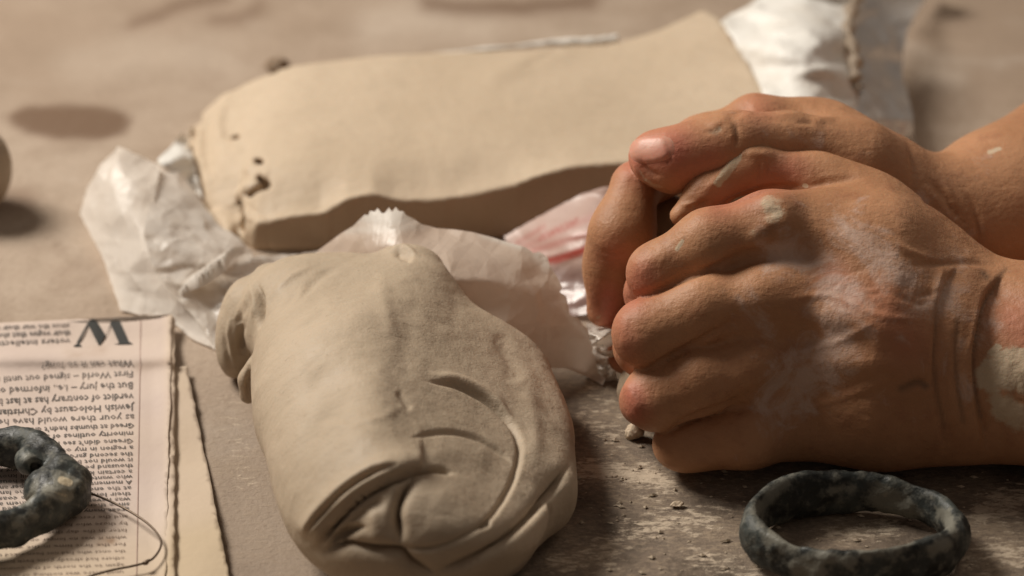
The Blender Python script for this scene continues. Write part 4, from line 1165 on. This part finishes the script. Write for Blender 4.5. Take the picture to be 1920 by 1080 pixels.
def printed(name, lines, mat, label=None):
    PV = []; PF = []
    for L in lines:
        p, f = text_px(*L)
        b_ = len(PV); PV += p; PF += [tuple(b_ + q for q in g) for g in f]
    o = make(name, on_paper(PV), PF, mat, news, smooth=False)
    if label: o['label'] = label
    return o
big_lines = [
    ("What can it so long?", 250, 674, 78, 680, 12, .004),
    ("First World – signed out until a", 250, 695, -8, 706, 12, .004),
    ("But the jury – i.e., informed on", 250, 716, -10, 727, 13, .008),
    ("verdict of contrary has at last be", 250, 737, -14, 748, 13, .012),
    ("Jewish Holocaust by Christian", 250, 757, -6, 768, 12.5, .012),
    ("as your there would have he", 252, 776, -4, 786, 12, .004),
]
small = [
    ("Greed at thumbs hadn't died to the", 252, 793, 0, 804, 9, .015),
    ("minority outlines of sugar and the", 250, 808, -10, 819, 9, .012),
    ("Greene didn't see it as back on the", 250, 822, -10, 833, 8.5, .012),
    ("a region in my own journey up all", 250, 835, -10, 846, 8, .01),
    ("the second garden across the river", 249, 847, -10, 858, 8, .01),
    ("it would not be so for many others", 249, 858, -10, 869, 7.5, .01),
    ("thousand people in one morning so", 249, 869, -10, 880, 7.5, .01),
    ("a certain kind of reader will know", 248, 880, -10, 891, 7.5, .01),
    ("who wanted the story of one house", 248, 890, -10, 901, 7, .01),
    ("A moment in the evening paper and", 247, 900, -10, 911, 7, .012),
    ("at the end of the month the land", 246, 911, -10, 921, 7, .01),
    ("their long letter from the coast", 245, 922, -10, 932, 7, .01),
    ("was never to be sent to them all", 244, 932, -10, 942, 7, .01),
    ("since then the city has changed a", 243, 942, -10, 951, 6.5, .008),
    ("great many things in every street", 242, 952, -10, 961, 6.5, .008),
]
headl = [("since the war their view", 130, 606, -30, 612, 9, .012), ("their vogue that show a", 132, 619, -30, 626, 10, .02), ("voters intellectuals", 132, 634, -30, 641, 11, .012)]
fade = [(t_, 240 - k * 1, 965 + k * 13, -10, 973 + k * 13, 6, -.002) for k, t_ in enumerate(["and the rest was left to stand out", "by those who had come to the hall", "later in the day than had been so", "when it was no longer on the road", "for the first time in the winter", "the ones who had not been asked to", "others had already gone back home", "again to the north of the country", "until there was nothing of it now"])]
printed('bold_print', big_lines + headl, INK)
printed('small_print', small, INK)
printed('faded_print', fade, INK2)
# large initial: a W seen upside down
q = [(1311, 1080)]
def zz_(pts): return [(a / 1311 * 340, 580 + b_ / 1080 * 280) for a, b_ in pts]
Wp = [zz_(p) for p in (
    [(568, 250), (552, 243), (632, 100), (648, 84), (640, 108)],
    [(530, 268), (536, 260), (556, 250), (572, 250), (590, 262), (592, 268)],
    [(632, 100), (640, 84), (668, 68), (690, 74), (702, 90), (765, 190), (722, 258), (712, 258)],
    [(722, 258), (765, 190), (800, 100), (812, 90), (800, 118)],
    [(796, 100), (806, 82), (830, 66), (850, 66), (866, 84), (930, 232), (956, 246), (960, 250), (872, 252), (860, 244)],
    [(818, 250), (860, 244), (872, 252)])]
PV = []; PF = []
for p in Wp:
    b_ = len(PV); PV += p; PF.append(tuple(range(b_, b_ + len(p))))
m = M('black_initial_ink'); m.set(Base_Color=(.022, .022, .02), Roughness=.7)
make('large_initial', on_paper(PV, .0005), PF, m.m, news, smooth=False)
# column rule
V_ = []; F_ = []
ys = np.arange(600, 1120, 8)
for y in ys: V_ += [(263.0 - (y - 600) * .016, y), (264.3 - (y - 600) * .016, y)]
for i_ in range(len(ys) - 1): F_.append((2 * i_, 2 * i_ + 1, 2 * i_ + 3, 2 * i_ + 2))
make('column_rule', on_paper(V_), F_, INK3, news, smooth=False)

# ------------------------------------------------------------------ ring handles of the clay wire
def ring(cx, cy, rx, ry, tube_r, hgt, lumps, lo, hi, knob=None, z0=.0, tilt=0.0, seed=1, h=.0008):
    F_ = Field(lo, hi, h)
    X = F_.ax[0][:, None, None]; Y = F_.ax[1][None, :, None]; Z = F_.ax[2][None, None, :]
    x = X - cx; y = Y - cy
    an = np.arctan2(y, x)
    rad = np.sqrt((x / rx) ** 2 + (y / ry) ** 2)
    e = (rad - 1) * (rx + ry) * .5 + 0 * Z
    zc = z0 + hgt * .5 + tilt * x
    zz = (Z - zc)
    th = tube_r * (1 + .14 * np.sin(an * 3 + seed) + .10 * np.sin(an * 5 + 2 * seed))
    hh = hgt * .5 * (1 + .10 * np.sin(an * 2 + seed * 1.7))
    q = np.sqrt(np.abs(e / th) ** 2 + np.abs(zz / hh) ** 2 + 1e-9)
    d = (q - 1) * np.minimum(th, hh)
    F_.f = np.minimum(F_.f, (d + 0 * F_.f)).astype(np.float32)
    for c, r in lumps: F_.ellipsoid(c, r, .004)
    return F_
# right ring
c = U(1600, 996, .008)
lo = c - np.array([.045, .045, .012]); hi = c + np.array([.045, .045, .016])
F_ = ring(c[0], c[1], .0305, .0212, .0029, .0140, [], lo, hi, seed=2)
V, Q = F_.mesh(1)
N = vnormals(V, Q)
V = V + N * (.0030 * (fbm(V, 75, 3, 51) - .5) + .0014 * (fbm(V, 240, 3, 52) - .5))[:, None]
V[:, 2] -= V[:, 2].min() - .0003
cl = paint(V, Q, [([(1420, 960), (1450, 925)], 10, .4), ([(1540, 1045), (1600, 1050)], 12, .35), ([(1560, 920), (1600, 915)], 8, .35), ([(1775, 960), (1790, 1000)], 8, .4), ([(1450, 1000), (1480, 1015)], 22, .4), ([(1500, 1062), (1530, 1068)], 16, .6), ([(1620, 1040), (1700, 1020)], 14, .30), ([(1660, 930), (1690, 960)], 26, .55), ([(1680, 985), (1650, 980)], 10, .6), ([(1750, 1030), (1770, 1020)], 12, .45), ([(1450, 915), (1480, 905)], 10, .3), ([(1760, 960), (1780, 985)], 10, .3), ([(1420, 950), (1440, 1000)], 14, .18)])
r1 = make('ring_handle', V, Q, RUBBER, None, {'clay': cl})
tag(r1, 'black rubber ring handle smeared with clay, lying in front of the hands', 'ring handle')

# left ring with wire, on the newspaper
zp = .0048
c = U(-52, 915, .012)
lo = c - np.array([.040, .046, .014]); hi = c + np.array([.056, .046, .020])
kn = [(U(120, 905, .0125), (.0072, .0080, .0064)), (U(92, 925, .012), (.008, .0062, .006)), (U(142, 915, .0125), (.0045, .006, .0055)), (U(60, 860, .0145), (.005, .007, .005))]
F_ = ring(c[0], c[1], .0275, .0255, .0040, .0135, kn, lo, hi, z0=zp, seed=4)
F_.capsule(U(62, 868, .020), U(66, 880, .012), .0014, .0010, .002, cut=True)
V, Q = F_.mesh(1)
N = vnormals(V, Q)
V = V + N * (.0042 * (fbm(V, 80, 3, 61) - .5) + .0016 * (fbm(V, 220, 3, 62) - .5))[:, None]
px, py, _ = project(V)
cl = paint(V, Q, [([(115, 900), (130, 905)], 12, .85), ([(88, 915), (100, 922), (125, 930)], 10, .6), ([(40, 945), (55, 935), (68, 905)], 7, .42), ([(50, 855), (58, 870)], 8, .35), ([(30, 985), (60, 965)], 12, .2)])
wc = empty('clay_cutting_wire', c * np.array([1, 1, 0]) + np.array([0, 0, .004]), 'dark green-black ring handle with a thin wire, on the newspaper at the left edge', 'wire cutter')
make('ring', V, Q, RUBBER, wc, {'clay': cl})
wire = catmull([(135, 918, .011), (160, 922, .0075), (200, 937, .0060), (240, 957, .0056), (275, 980, .0058), (296, 1002, .0060), (302, 1022, .0060), (290, 1044, .0056), (272, 1055, .0054), (245, 1062, .0052), (205, 1070, .0052), (160, 1084, .0052), (120, 1105, .0052), (60, 1130, .0052)], 6)
v, f = tube([U(a, b_, z) for a, b_, z in wire], .00036, 8)
make('wire', v, f, WIRE, wc)
v, f = tube([U(268, 1057, .0056), U(274, 1055, .0058), U(280, 1050, .0056)], [.0005, .0008, .0004], 8)
make('wire_knot', v, f, WIRE, wc)
for o_ in list(COL.objects):
    if o_.type == 'MESH' and o_.parent is None and 'kind' not in o_: pass
